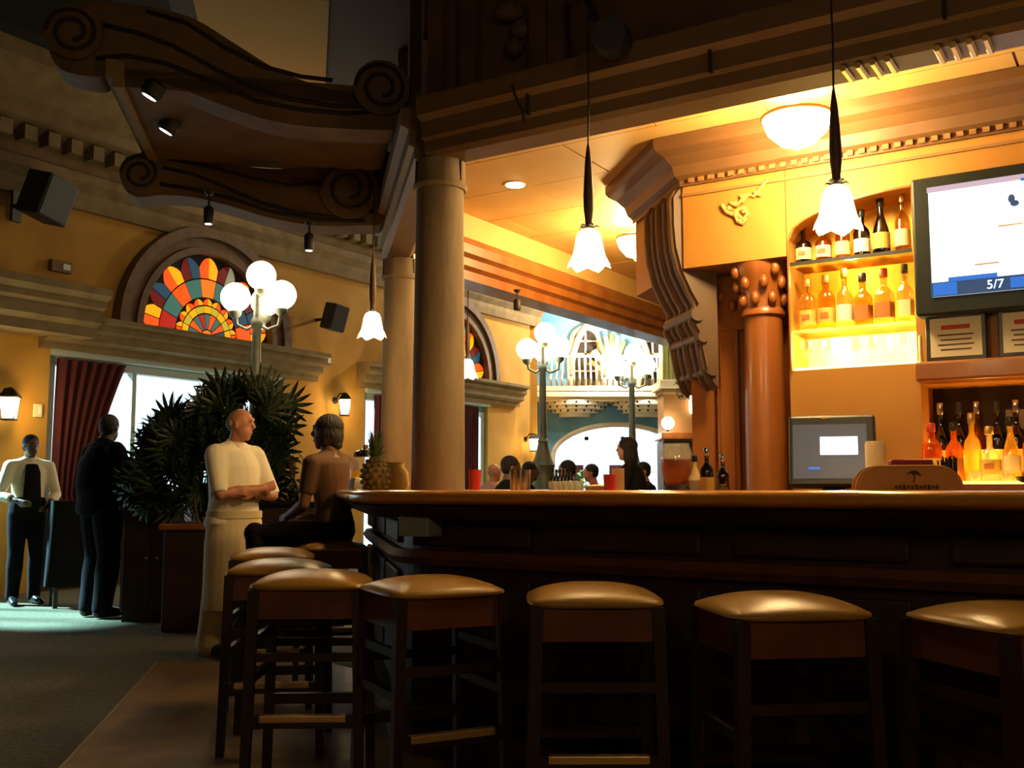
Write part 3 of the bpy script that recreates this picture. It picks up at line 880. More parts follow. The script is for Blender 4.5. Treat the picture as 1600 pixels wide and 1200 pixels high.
q.box((2.225, .14, .645), (2.15, .28, 1.01)); q.box((2.225, .14, 2.275), (2.15, .28, 1.35))
NS = 16
for i in range(NS):
    x0 = NX0 + (NX1 - NX0) * i / NS; x1 = NX0 + (NX1 - NX0) * (i + 1) / NS
    a, b = niche_top(x0), niche_top(x1)
    q._add([(x0, 0, a), (x1, 0, b), (x1, 0, 2.95), (x0, 0, 2.95), (x0, .28, a), (x1, .28, b), (x1, .28, 2.95), (x0, .28, 2.95)],
           [(0, 1, 2, 3), (5, 4, 7, 6), (0, 4, 5, 1)])
hbuild(q, 'niche_wall', honey)
niche_m = mat('gold_niche', (0.88, 0.58, 0.05), .5)
hbuild(MB().box((.855, .27, 2.15), (.62, .02, .92)), 'niche_back', niche_m)
arc = [(NX0, -.004, NZ0)] + [(NX0 + (NX1 - NX0) * i / 20, -.004, niche_top(NX0 + (NX1 - NX0) * i / 20)) for i in range(21)]
hbuild(MB().tube(arc, .007, 6), 'niche_bead', wood)
hbuild(MB().box((.855, .13, NZ0 + .006), (.57, .24, .012)), 'light_panel', lightbox)
hbuild(MB().box((.855, .256, NZ0 + .10), (.57, .006, .17)), 'light_panel', lightbox_back)
hbuild(MB().box((.853, .13, 2.235), (.583, .25, .008)), 'top_shelf', g_gold)
hbuild(MB().box((.853, .004, 2.235), (.583, .006, .018)), 'shelf_edge', charcoal)
hbuild(MB().box((.853, .13, 1.895), (.583, .25, .012)), 'glass_shelf', g_pale)
# body below the hood: corner post, pilaster, round column with capital
hbuild(MB().box((.24, .90, 1.21), (.64, 1.2, 2.14)), 'body', wood)
hbuild(MB().box((-.015, .285, 1.55), (.125, .05, 1.46)), 'corner_post', wood)
hbuild(MB().box((.13, .285, 1.45), (.12, .05, 1.25)), 'pilaster', wood)
for s in (-.03, .03): hbuild(MB().box((.13 + s, .255, 1.40), (.012, .014, 1.0)), 'flute', wood)
cx_, cy_ = .372, .15
hbuild(MB().lathe([(.135, .93), (.135, 1.0), (.115, 1.03), (.12, 1.06), (.108, 1.08)], (cx_, cy_, 0), 24), 'column_base', wood, smooth=40)
hbuild(MB().lathe([(.106, 1.08), (.105, 1.5), (.097, 2.0)], (cx_, cy_, 0), 28), 'column_shaft', wood, smooth=40)
cap = hbuild(MB().lathe([(.100, 2.0), (.112, 2.01), (.112, 2.03), (.098, 2.05), (.105, 2.12), (.13, 2.20), (.145, 2.23), (.15, 2.28)], (cx_, cy_, 0), 24), 'capital', wood, smooth=40)
for row, (zz, rr, nn) in enumerate(((2.09, .112, 8), (2.17, .130, 8), (2.235, .15, 4))):
    for k in range(nn):
        a = (k + .5 * (row % 2)) * 2 * PI / nn - .8
        hbuild(MB().ball((cx_ + rr * math.cos(a), cy_ + rr * math.sin(a), zz), (.024, .024, .036), 8, 6), 'acanthus_leaf', wood, smooth=True, parent=cap)
hbuild(MB().box((.0 + .27, .285, 2.12), (.54, .06, .30)), 'capital_band', wood)
for k in range(4): hbuild(MB().ball((.03 + k * .07, .25, 2.10 + .06 * (k % 2)), (.028, .02, .034), 8, 6), 'carved_leaf', wood, smooth=True)
# big carved console at the hood's corner
q = MB()
outer = [(.01, 2.72), (.045, 2.67), (.045, 2.52), (.035, 2.40), (.005, 2.28), (-.045, 2.17), (-.085, 2.10), (-.07, 2.05), (-.06, 2.0), (-.09, 1.95), (-.105, 1.86), (-.125, 1.76), (-.16, 1.68), (-.19, 1.65)]
inn = [(-.19, 1.68), (-.19, 2.285), (-.006, 2.285), (-.006, 2.72)]
outer = [(o_ * HS, z_ * HS + HZ) for o_, z_ in outer]; inn = [(o_ * HS, z_ * HS + HZ) for o_, z_ in inn]
q.prof(outer + inn, (HK.x + B.x * .02, HK.y + B.y * .02, 0), (BO.x, BO.y, 0), (0, 0, 1), (B.x, B.y, 0), .52)
con_m = mat('console_wood', (0.085, 0.045, 0.022), .55, col2=(.12, .065, .03), nscale=6)
con = hbuild(q, 'console', con_m, world=True)
for k in range(5):
    f = .06 + k * .11
    q = MB(); q.tube([(HK.x + BO.x * (o + .004) + B.x * f, HK.y + BO.y * (o + .004) + B.y * f, z) for o, z in outer], [.022 if k % 2 == 0 else .013] * len(outer), 6)
    hbuild(q, 'acanthus_rib', stone_dark, smooth=60, parent=con, world=True)
for k, (o, z, r) in enumerate(((-.075, 2.04, .038), (-.105, 1.92, .03), (-.15, 1.74, .028))):
    o, z, r = o * HS, z * HS + HZ, r * HS
    q = MB(); q.tube([(HK.x + BO.x * o + B.x * 0.0, HK.y + BO.y * o + B.y * 0.0, z), (HK.x + BO.x * o + B.x * .5, HK.y + BO.y * o + B.y * .5, z)], r, 12)
    hbuild(q, 'leaf_roll', con_m, smooth=40, parent=con, world=True)
def hpix(pl): return [on_plane(px, py, HK, A) + Vector((-NA.x, -NA.y, 0)) * .012 for px, py in pl]
for px, py, r in ((1140, 326, .018), (1152, 334, .016), (1163, 332, .015), (1157, 346, .017), (1150, 318, .014), (1160, 308, .015), (1172, 305, .014), (1181, 302, .015), (1189, 296, .013), (1197, 285, .012)):
    p_ = hpix([(px, py)])[0]
    hbuild(MB().ball((p_.x, p_.y, p_.z), (r, r, r * .8), 8, 6), 'applied_leaf', canopy_ceil, smooth=True, world=True)
for pl, r in (([(1130, 322), (1137, 333), (1146, 336), (1155, 328), (1164, 326), (1169, 335), (1163, 343), (1155, 338)], .013),
              ([(1150, 336), (1154, 347), (1162, 350), (1166, 344)], .012), ([(1143, 318), (1152, 322), (1160, 314), (1166, 306)], .011),
              ([(1162, 316), (1172, 304), (1179, 308), (1186, 300), (1192, 292), (1200, 280)], .010), ([(1180, 303), (1190, 306)], .009)):
    hbuild(MB().tube(hpix(pl), r, 7, round_ends=True), 'applied_scrollwork', canopy_ceil, smooth=True, world=True)
# counter, ledge and lit display shelf
hbuild(MB().box((1.75, -.28, .91), (2.9, .56, .04), bevel=.008), 'back_counter', wood)
hbuild(MB().box((1.75, -.27, .515), (2.86, .50, .75)), 'counter_cabinet', wood_dark)
hbuild(MB().box((.27, .10, .91), (.54, .36, .04)), 'back_counter', wood)
hbuild(MB().box((2.25, -.05, 1.645), (2.18, .16, .09), bevel=.012), 'wood_ledge', wood)
hbuild(MB().box((2.25, .30, 1.36), (2.2, .04, .50)), 'display_back', groove)
hbuild(MB().box((2.21, -.10, 1.09), (2.12, .32, .10)), 'display_step', wood)
hbuild(MB().box((2.21, -.09, 1.147), (2.08, .27, .012)), 'light_panel', lightbox_low)
lamp(bb, (.85, .06, 2.215), 7.0, (1, .76, .24), .04, name='niche_light')
lamp(bb, (.72, .10, 1.84), 14.0, (1, .78, .22), .04, name='niche_light')
lamp(bb, (1.0, .10, 1.84), 14.0, (1, .78, .22), .04, name='niche_light')
lamp(bb, (1.40, .08, 1.25), 3.0, (1, .5, .12), .04, name='shelf_light')
lamp(bb, (1.75, .08, 1.25), 3.0, (1, .5, .12), .04, name='shelf_light')

# ------------------------------------------------------------------ bottles
PROFILES = {
    'tall':  [(.0, 0), (.9, 0), (1, .03), (1, .58), (.85, .66), (.40, .76), (.33, .80), (.33, .96), (.38, .97), (.38, 1.0)],
    'squat': [(.0, 0), (.95, 0), (1, .03), (1, .50), (.9, .58), (.35, .66), (.28, .70), (.28, .94), (.34, .95), (.34, 1.0)],
    'cone':  [(.0, 0), (.95, 0), (1, .03), (1, .40), (.80, .55), (.45, .74), (.32, .82), (.30, .97), (.34, 1.0)],
    'jug':   [(.0, 0), (.9, 0), (1, .05), (1, .60), (.92, .70), (.62, .78), (.38, .82), (.36, .95), (.42, .96), (.42, 1.0)],
}
def bottle(M, x, y, z, r, h, style, g, lab_m, cap_m, label, group, sq=1.0, tilt=0.0, cat='bottle', name='bottle'):
    p = M @ Vector((x, y, z)); ks_ = M.to_scale().x; r *= ks_; h *= ks_
    mb = MB().lathe([(a * r, b * h) for a, b in PROFILES[style]], n=14, sq=sq)
    o = mb.build(name, g, None, smooth=40, loc=p, rot=(0, 0, R(ANG_A) + tilt))
    tag(o, label, cat, group)
    if lab_m:
        MB().lathe([(r * 1.015, h * .14), (r * 1.015, h * .44)], n=14, sq=sq).build('label', lab_m, o, smooth=40)
        if style in ('squat', 'jug'): MB().box((0, -r * 1.03, h * .29), (r * .9, .003, h * .10)).build('label_band', label_rust, o)
    if cap_m: MB().lathe([(r * .42, h * .95), (r * .44, h * .955), (r * .44, h * 1.10), (r * .38, h * 1.12)], n=12).build('cap', cap_m, o, smooth=40)
    return o
top6 = [(.605, .040, .20, 'squat', g_dark, label_cream, cap_black, 'squat dark bottle with small cream label, leftmost on the top niche shelf'),
        (.705, .040, .20, 'squat', g_amber, label_blue, cap_gold, 'dark round bottle with blue-grey label, second from left on the top niche shelf'),
        (.800, .036, .22, 'tall', g_amber, label_cream, cap_black, 'bottle with tall cream label, third on the top niche shelf behind the lamp shade'),
        (.893, .040, .22, 'tall', g_dark, label_white, cap_black, 'dark bottle with white arched label, fourth on the top niche shelf'),
        (.985, .042, .26, 'cone', g_green, label_gold, cap_black, 'dark sloping-shouldered bottle with gold label, fifth on the top niche shelf'),
        (1.085, .037, .27, 'tall', g_gold, label_cream, cap_gold, 'tall slim bottle with cream label, rightmost on the top niche shelf')]
for x, r, h, st, g, lm, cm, lab in top6:
    bottle(HI, x, .11, 2.243, r, h, st, g, lm, cm, lab, 'bottles on the top niche shelf')
mid6 = [(.620, .044, .24, 'jug', g_pale, label_gold, cap_gold, 'rounded clear bottle with gold label, leftmost on the middle niche shelf'),
        (.712, .044, .25, 'jug', g_gold, label_gold, cap_gold, 'golden rounded bottle, second from left on the middle niche shelf'),
        (.803, .040, .27, 'tall', g_pale, label_white, cap_gold, 'pale bottle with white label, third on the middle niche shelf'),
        (.890, .043, .24, 'tall', g_gold, label_rust, cap_black, 'square golden bottle with rust label, fourth on the middle niche shelf'),
        (.990, .045, .25, 'tall', g_pale, label_rust, cap_red, 'square clear bottle with red cap, fifth on the middle niche shelf'),
        (1.088, .036, .26, 'tall', g_pale, label_cream, cap_black, 'slim clear bottle, rightmost on the middle niche shelf')]
for k, (x, r, h, st, g, lm, cm, lab) in enumerate(mid6):
    bottle(HI, x, .10, 1.902, r, h, st, g, lm, cm, lab, 'bottles on the middle niche shelf', sq=1.0 if k < 3 else 4.0)
ORD = ['leftmost', 'second', 'third', 'fourth', 'fifth', 'sixth', 'seventh', 'eighth']
def stem_glass(M, x, y, z, label, group, h=.15, r=.032):
    p = M @ Vector((x, y, z)); ks_ = M.to_scale().x; r *= ks_; h *= ks_
    o = MB().lathe([(r * .9, 0), (r * .9, .003), (.005, .008), (.004, h * .45), (r * .7, h * .55), (r, h * .75), (r * .85, h), (r * .82, h), (r * .95, h * .75), (.003, h * .56)], n=14).build('wine_glass', g_clear, None, smooth=60, loc=p)
    return tag(o, label, 'glass', group)
for k in range(7):
    stem_glass(HI, .605 + k * .078, .10 + .04 * (k % 2), 1.713, 'clear stemmed glass on the glowing niche floor, %s from the left' % ORD[k], 'stemmed glasses on the niche floor')
low = [(1.205, .044, .235, 'jug', g_orange, label_gold, cap_red, 'orange bottle with round shoulders, leftmost on the low lit display'),
       (1.300, .038, .235, 'tall', g_orange, label_rust, cap_black, 'orange bottle with dark band, second on the low lit display'),
       (1.375, .036, .27, 'tall', g_gold, None, cap_gold, 'tall golden bottle, third on the low lit display'),
       (1.445, .044, .215, 'squat', g_pale, label_gold, cap_gold, 'wide pale yellow bottle, fourth on the low lit display'),
       (1.53, .037, .25, 'cone', g_gold, label_cream, cap_black, 'sloping golden bottle, fifth on the low lit display'),
       (1.615, .040, .25, 'tall', g_orange, label_gold, cap_gold, 'deep orange bottle with gold label, sixth on the low lit display'),
       (1.70, .040, .27, 'cone', g_amber, label_rust, cap_red, 'amber cone-shaped bottle near the right edge of the low lit display'),
       (1.79, .044, .22, 'jug', g_pale, label_cream, cap_gold, 'pale jug-shaped bottle at the far right of the low lit display')]
for x, r, h, st, g, lm, cm, lab in low:
    bottle(HI, x, -.05, 1.154, r, h, st, g, lm, cm, lab, 'bottles on the low lit display')
back = [(1.21, .15, g_green), (1.29, .15, g_dark), (1.365, .16, g_amber), (1.45, .15, g_green), (1.53, .16, g_dark), (1.62, .15, g_amber), (1.72, .16, g_green)]
for k, (x, y, g) in enumerate(back):
    bottle(HI, x, y + .02, 1.154, .036, .33, 'tall', g, label_gold, cap_black if k % 2 else chrome, 'tall dark bottle in the shadowed rear row of the low display, %s from the left' % ORD[k], 'rear row bottles of the low display')
for k, x in enumerate((1.31, 1.40, 1.52, 1.63)):
    p = HI @ Vector((x, -.175, 1.153))
    o = MB().lathe([(.018, 0), (.022, 0), (.028, .05), (.026, .05), (.020, .006)], n=14).build('shot_glass', g_clear, None, smooth=60, loc=p)
    tag(o, 'small clear shot glass in front of the low display bottles, %s from the left' % ORD[k], 'glass', 'shot glasses in front of the low display')
p = HI @ Vector((1.60, -.20, 1.141))
tag(MB().lathe([(.02, 0), (.04, .01), (.05, .035), (.046, .035), (.036, .014)], n=18).build('black_dish', black, None, smooth=60, loc=p), 'small black dish at the front of the low lit display', 'dish')
# dark glass with sprig and framed card among the rear bottles
p = HI @ Vector((1.55, .262, 1.44))
fr = empty('small_picture', 'small green-grey picture on the dark wall behind the low display', 'picture', loc=p, rz=R(ANG_A))
fr.scale = (HS, HS, HS)
MB().box((0, 0, 0), (.16, .012, .11)).build('picture_frame', black, fr); MB().box((0, -.008, 0), (.14, .006, .09)).build('picture_card', plaque_m, fr)

# ------------------------------------------------------------------ television
tv = empty('television', 'large flat television with bright white screen on the back bar wall', 'television', loc=HI @ Vector((1.78, -.075, 2.215)), rz=R(ANG_A))
tv.scale = (HS, HS, HS)
MB().box((0, 0, 0), (1.21, .11, .64), bevel=.012).build('bezel', tv_bezel, tv)
MB().box((0.005, -.056, .015), (1.07, .006, .505)).build('screen', tv_white, tv)
MB().box((.0, -.060, .255), (1.07, .003, .025)).build('title_strip', tv_red, tv)
MB().box((.1, -.0605, .243), (.5, .003, .012)).build('title_strip', tv_blue, tv)
MB().box((0, -.060, -.205), (1.07, .003, .065)).build('score_strip', tv_dark, tv)
MB().box((-.475, -.062, -.205), (.10, .003, .055)).build('score_block', tv_blue, tv)
MB().box((-.36, -.062, -.165), (.20, .003, .02)).build('score_block', tv_blue, tv)
MB().box((-.10, -.062, -.205), (.22, .003, .045)).build('score_block', tv_blue, tv)
def text(parent, body, loc, size, m, name='lettering', rot=(PI / 2, 0, 0), depth=.001):
    cu = bpy.data.curves.new(name, 'FONT'); cu.body = body; cu.size = size; cu.extrude = depth; cu.align_x = 'CENTER'; cu.align_y = 'CENTER'
    t = bpy.data.objects.new(name, cu); COL.objects.link(t)
    dg = bpy.context.evaluated_depsgraph_get()
    me = bpy.data.meshes.new_from_object(t.evaluated_get(dg))
    bpy.data.objects.remove(t)
    return mesh_obj(name, me, m, parent, loc, rot)
text(tv, '5/7', (-.27, -.065, -.207), .055, tv_white)
q = MB(); q.ball((0, 0, 0), (.014, .002, .02), 8, 6); q.ball((.012, 0, -.022), (.018, .002, .014), 8, 6); q.build('screen_figure', tv_dark, tv, loc=(-.19, -.060, .165))
for (x, z, w_) in ((-.20, .05, .10), (-.08, .05, .06), (-.30, -.11, .10), (.0, -.11, .10)): MB().box((x, -.0595, z), (w_, .002, .008)).build('screen_line', paper, tv)
lamp(tv, (0, -.18, 0), 2.5, (.85, .95, 1), .2, name='screen_light')

# framed notices on the ledge
for n, (x, lab) in enumerate(((1.33, 'framed notice with a red heading standing on the wooden ledge below the television'),
                              (1.63, 'framed notice cut by the right edge, on the wooden ledge below the television'))):
    fr = empty('framed_notice', lab, 'frame', loc=HI @ Vector((x, -.06, 1.69)), rz=R(ANG_A), group='framed notices under the television')
    fr.scale = (HS, HS, HS)
    MB().box((0, 0, .11), (.255, .02, .215), bevel=.006).build('frame', charcoal, fr)
    MB().box((0, -.011, .11), (.215, .004, .175)).build('paper', paper, fr)
    MB().box((0, -.0135, .155), (.12, .001, .020)).build('heading', ink_red, fr)
    for k in range(4): MB().box((0, -.0135, .12 - k * .022), (.15 - .02 * (k % 2), .001, .007)).build('text_line', ink, fr)
# slim gold candle strip between niche and frame
p = HI @ Vector((1.175, -.05, 1.69))
tag(MB().lathe([(.014, 0), (.014, .01), (.009, .02), (.009, .14), (.004, .15)], n=12).build('gold_tube', cap_gold, None, smooth=40, loc=p), 'slim golden tube standing on the ledge left of the framed notice', 'ornament')

# ------------------------------------------------------------------ cash register terminal
pp = HI @ Vector((.80, -.20, .93))
pos = empty('register_terminal', 'grey touch-screen cash register on the back counter', 'cash register', loc=pp, rz=R(ANG_A + 14))
pos.scale = (HS, HS, HS)
MB().box((0, .05, .03), (.30, .26, .06), bevel=.01).build('base', charcoal, pos)
MB().box((0, .06, .16), (.10, .08, .22), bevel=.01).build('stand', charcoal, pos)
ms = Matrix.Translation((0, 0, .36)) @ Matrix.Rotation(R(-12), 4, 'X')
MB().box((0, 0, 0), (.385, .06, .34), mtx=ms, bevel=.014).build('housing', charcoal, pos)
MB().box((0, 0, 0), (.325, .006, .255), mtx=ms @ Matrix.Translation((-.01, -.031, -.005))).build('screen', pos_grey, pos)
MB().box((0, 0, 0), (.165, .004, .085), mtx=ms @ Matrix.Translation((.03, -.036, .02))).build('screen_window', pos_white, pos)
MB().box((0, 0, 0), (.05, .004, .01), mtx=ms @ Matrix.Translation((-.08, -.036, -.085))).build('screen_badge', tv_blue, pos)
MB().box((0, 0, 0), (.03, .004, .008), mtx=ms @ Matrix.Translation((-.03, -.032, .155))).build('status_label', label_gold, pos)
MB().box((.05, -.10, .02), (.34, .12, .03), bevel=.006).build('keyboard', black, pos)

# ------------------------------------------------------------------ things on the bar
TOPZ = 1.092
cad = empty('bar_caddy', 'tan round-cornered bar caddy with a dark palm emblem holding straws and napkins', 'caddy', loc=bar(1.01, .27, TOPZ), rz=R(ANG_A + 20))
rr, hw, hh = .075, .165, .105
pl = [(-hw, 0), (hw, 0)] + [(hw - rr + rr * math.cos(a), hh - rr + rr * math.sin(a)) for a in [PI / 2 * k / 6 for k in range(7)]] + [(-hw + rr + rr * math.cos(a), hh - rr + rr * math.sin(a)) for a in [PI / 2 + PI / 2 * k / 6 for k in range(7)]]
MB().prof(pl, (0, -.06, 0), (1, 0, 0), (0, 0, 1), (0, 1, 0), .012).build('front_panel', caddy_m, cad)
MB().prof(pl, (0, .06, 0), (1, 0, 0), (0, 0, 1), (0, 1, 0), .012).build('rear_panel', caddy_m, cad)
MB().box((0, .006, .006), (.30, .12, .012)).build('tray', caddy_m, cad)
for x in (-.085, .115): MB().box((x, .006, .05), (.008, .12, .10)).build('divider', caddy_m, cad)
rim = [(p[0], -.0615, p[1]) for p in [(a * .94, .004 + b * .94) for a, b in pl[1:]]]
MB().tube(rim, .0025, 5).build('front_bead', canopy_ceil, cad)
q = MB()
for k in range(7):
    a = PI * (k / 6) - .25
    q.tube([(0, 0, 0), (.012 * math.cos(a), 0, .009 * math.sin(a) + .004), (.022 * math.cos(a), 0, .010 * math.sin(a) - .003)], .0022, 4)
q.tube([(0, 0, 0), (.002, 0, -.012), (-.001, 0, -.026)], .0022, 4)
q.build('palm_emblem', ink, cad, loc=(.015, -.062, .075))
q = MB()
for k in range(11): q.box((-.055 + k * .0125, 0, 0), (.009, .002, .010 + .003 * (k % 3)))
q.build('emblem_lettering', ink, cad, loc=(.015, -.062, .034))
nap = tag(MB().box((0, 0, 0), (.13, .09, .11), bevel=.006).build('napkin_stack', pink_paper, None, loc=cad.location + Matrix.Rotation(R(ANG_A + 20), 3, 'Z') @ Vector((.015, .006, .069)), rot=(0, 0, R(ANG_A + 20))), 'stack of magenta paper napkins in the tan caddy', 'napkins')
q = MB()
for k in range(26):
    a, b = random.uniform(-.022, .022), random.uniform(-.035, .035)
    q.tube([(a, b, -.05), (a * 1.15, b * 1.1, .055 + random.uniform(-.008, .012))], .003, 5)
ob = q.build('straw_bundle', black, None, loc=cad.location + Matrix.Rotation(R(ANG_A + 20), 3, 'Z') @ Vector((.134, .006, .0685)))
tag(ob, 'bundle of short black stirring straws at the right of the tan caddy', 'straws', kind='stuff')
o = MB().lathe([(.036, 0), (.036, .19), (.033, .20)], n=20).build('candle', candle_m, None, smooth=40, loc=at(1370, 766, 3.72) + Vector((0, 0, TOPZ - at(1370, 766, 3.72).z)))
tag(o, 'cream cylinder candle behind the left end of the tan caddy', 'candle')
def on_bar(px, d, z=TOPZ):
    p = at(px, 766, d); return Vector((p.x, p.y, z))
def cup(px, d, r, h, m, label, cat='cup', name='red_cup', liquid=None):
    o = MB().lathe([(r * .8, 0), (r, h), (r * .93, h), (r * .74, .006)], n=18).build(name, m, None, smooth=50, loc=on_bar(px, d))
    tag(o, label, cat)
    if liquid: MB().lathe([(r * .75, .008), (r * .88, h * .8)], n=18).build('drink', liquid, o, smooth=50)
    return o
cup(742, 4.66, .030, .115, red_plastic, 'red plastic cup on the bar beside the nearest stone column')
cup(953, 4.05, .026, .085, red_plastic, 'red plastic cup on the bar in front of the dark-haired woman')
o = MB().lathe([(.05, 0), (.055, .02), (.05, .04), (.02, .045)], n=18).build('tan_bowl', label_gold, None, smooth=50, loc=on_bar(935, 4.12)); tag(o, 'small tan upturned bowl on the bar left of the red cup', 'bowl')
o = MB().box((0, 0, .055), (.05, .006, .11)).build('menu_card', label_cream, None, loc=on_bar(966, 4.15), rot=(.1, 0, R(-10))); tag(o, 'cream folded card standing just right of the red cup', 'card')
for k, px in enumerate((805, 813, 821)):
    o = MB().lathe([(.020, 0), (.024, .11), (.021, .11), (.018, .01)], n=14).build('metal_tumbler', chrome, None, smooth=50, loc=on_bar(px, 4.5 - .05 * k)); tag(o, 'shiny metal tumbler on the bar, %s of three' % ORD[k], 'tumbler', 'metal tumblers on the bar')
for k in range(6):
    o = MB().lathe([(.014, 0), (.017, .06), (.015, .06), (.012, .006)], n=12).build('shot_glass', g_clear, None, smooth=50, loc=on_bar(863 + k * 8.4, 4.22 - .03 * k)); tag(o, 'clear shot glass in the row on the bar top, %s from the left' % ORD[k], 'glass', 'shot glasses on the bar top')
    o = MB().lathe([(.012, 0), (.014, .06), (.006, .085), (.005, .11)], n=12).build('small_bottle', g_green, None, smooth=50, loc=on_bar(864 + k * 5.5, 4.36 - .02 * k)); tag(o, 'tiny dark green bottle behind the row of shot glasses, %s from the left' % ORD[k], 'bottle', 'tiny bottles on the bar top')
# fish bowl jar on a dark foot
jar = empty('bowl_jar', 'large rounded glass jar of orange-brown drink on a dark foot', 'jar', loc=on_bar(1058, 4.02))
MB().lathe([(.045, 0), (.06, .008), (.05, .04)], n=20).build('foot', wood_dark, jar, smooth=40)
MB().lathe([(.02, .04), (.045, .045), (.060, .09), (.064, .13), (.060, .17), (.050, .195), (.050, .205), (.047, .205), (.047, .195), (.058, .165), (.061, .13)], n=24).build('glass_bowl', g_clear, jar, smooth=60)
MB().lathe([(.02, .045), (.043, .05), (.057, .09), (.060, .13), (.058, .145)], n=24).build('drink', wine_red, jar, smooth=60)
for k, (px, d, r, h, st, g, lm, cm, lab) in enumerate((
        (1086, 4.0, .028, .14, 'cone', g_pale, label_white, cap_black, 'white bottle with dark pourer right of the bowl jar'),
        (1105, 3.95, .026, .165, 'tall', g_green, label_gold, chrome, 'slim green bottle with metal pourer on the bar'),
        (1130, 3.95, .024, .14, 'tall', g_dark, None, chrome, 'slim dark bottle with metal pourer left of the wooden column'))):
    p = on_bar(px, d)
    bottle(Matrix.Translation(p), 0, 0, 0, r, h, st, g, lm, cm, lab, 'bottles on the bar top')
# pineapple
pa_ = empty('pineapple', 'whole pineapple with spiky crown standing on the bar left of the columns', 'pineapple', loc=on_bar(586, 4.95))
q = MB(); q.ball((0, 0, .088), (.066, .066, .090), 20, 14)
q.build('fruit', pineapple_m, pa_, smooth=True)
q = MB()
for j in range(9):
    for k in range(12):
        th = PI * (j + 1) / 10; a = 2 * PI * (k + .5 * (j % 2)) / 12
        c = Vector((.066 * math.sin(th) * math.cos(a), .066 * math.sin(th) * math.sin(a), .088 - .09 * math.cos(th)))
        q.ball(c, (.011, .011, .011), 6, 4)
q.build('eyes', pineapple_m, pa_)
pa_.children[-1]['kind'] = 'stuff'
for j in range(4):
    for k in range(7):
        a = 2 * PI * k / 7 + j * .45; L = .07 + .012 * j; up_ = .35 + .25 * j
        d0 = Vector((math.cos(a), math.sin(a), 0))
        pts = [Vector((0, 0, .17)) + d0 * .012, Vector((0, 0, .17)) + d0 * L * .5 / (1 + .4 * j) + Vector((0, 0, L * .55 * up_ + .02)), Vector((0, 0, .17)) + d0 * L * .85 / (1 + .5 * j) + Vector((0, 0, L * up_ + .02))]
        MB().tube(pts, [(.012, .003), (.010, .003), (.002, .001)], 6, lateral=(-math.sin(a), math.cos(a), 0)).build('crown_leaf', pineapple_leaf, pa_)
# amber jar and napkins behind the pineapple
jar2 = empty('drink_dispenser', 'glass dispenser jar of amber drink with a domed lid behind the pineapple', 'jar', loc=on_bar(570, 5.55))
MB().lathe([(.075, 0), (.085, .02), (.085, .17), (.06, .20)], n=20).build('glass_bowl', g_clear, jar2, smooth=50)
MB().lathe([(.072, .006), (.08, .02), (.08, .13)], n=20).build('drink', g_gold, jar2, smooth=50)
MB().lathe([(.066, .20), (.06, .225), (.03, .24), (.012, .245), (.016, .262), (.006, .27)], n=20).build('lid', chrome, jar2, smooth=50)
o = MB().box((0, 0, .04), (.11, .12, .08), bevel=.02).build('folded_napkin', cloth_white, None, smooth=40, loc=on_bar(561, 5.2), rot=(0, .2, .4)); tag(o, 'folded white cloth napkin on the bar behind the pineapple', 'napkin')
o = MB().lathe([(.06, 0), (.072, .05), (.066, .11), (.045, .14), (.05, .16)], n=20).build('tan_crock', label_gold, None, smooth=50, loc=on_bar(617, 5.15)); tag(o, 'tan crock on the bar between the pineapple and the stone column', 'crock')
# ================================================================== LAMPS AND FITTINGS
stem_m = mat('bronze_stem', (0.10, 0.055, 0.025), .5, metal=.3)
def pendant(p, zb, label, arm_dir, arm, watts):
    root = empty('pendant_lamp', label, 'pendant lamp', loc=(p[0], p[1], zb), group='bell-shaped pendant lamps over the bar')
    q = MB()
    prof = [(.086, 0.0), (.080, .012), (.067, .045), (.058, .085), (.052, .12), (.042, .145), (.022, .157)]
    n = 24; vs = []; fs = []
    for i, (r, z) in enumerate(prof):
        for k in range(n):
            a = 2 * PI * k / n
            rr = r * (1 + .06 * math.cos(6 * a) * (1 if i < 2 else .3))
            vs.append((rr * math.cos(a), rr * math.sin(a), z - (.010 * math.cos(6 * a) if i == 0 else 0)))
    for i in range(len(prof) - 1):
        for k in range(n): fs.append((i * n + k, i * n + (k + 1) % n, (i + 1) * n + (k + 1) % n, (i + 1) * n + k))
    fs.append(tuple((len(prof) - 1) * n + k for k in range(n)))
    q._add(vs, fs); q.build('glass_shade', shade_m, root, smooth=60)
    MB().lathe([(.020, .15), (.022, .165), (.015, .18), (.016, .20), (.021, .24), (.022, .30), (.018, .38), (.014, .45), (.008, .50), (.005, .52)], n=14).build('stem', stem_m, root, smooth=50)
    for k in range(5):
        a = 2 * PI * k / 5
        MB().tube([(.016 * math.cos(a), .016 * math.sin(a), .165), (.036 * math.cos(a), .036 * math.sin(a), .172), (.048 * math.cos(a), .048 * math.sin(a), .163)], [(.010, .004), (.008, .003), (.001, .001)], 6).build('leaf_cap', iron, root)
    top = 3.12 - zb
    MB().tube([(0, 0, .5), (.004, 0, .7), (0, 0, top)], .004, 6).build('cord', iron, root)
    d = Vector((arm_dir[0], arm_dir[1], 0)).normalized()
    MB().tube([(0, 0, top), tuple(d * arm * .5 + Vector((0, 0, top + .02))), tuple(d * arm + Vector((0, 0, top)))], .008, 6).build('hook_arm', iron, root)
    lamp(root, (0, 0, -.03), watts, (1, .68, .30), .05)
    return root
pendant((.32, 4.18), 2.04, 'lit bell pendant lamp hanging in front of the canopy, middle of the bar', NA, .34, 12)
pendant((1.18, 3.63), 2.06, 'large lit bell pendant lamp in front of the bottle niche', NA, .34, 12)
pendant((-.87, 6.30), 2.06, 'lit bell pendant lamp hanging left of the two stone columns', (.98, .2), .26, 14)
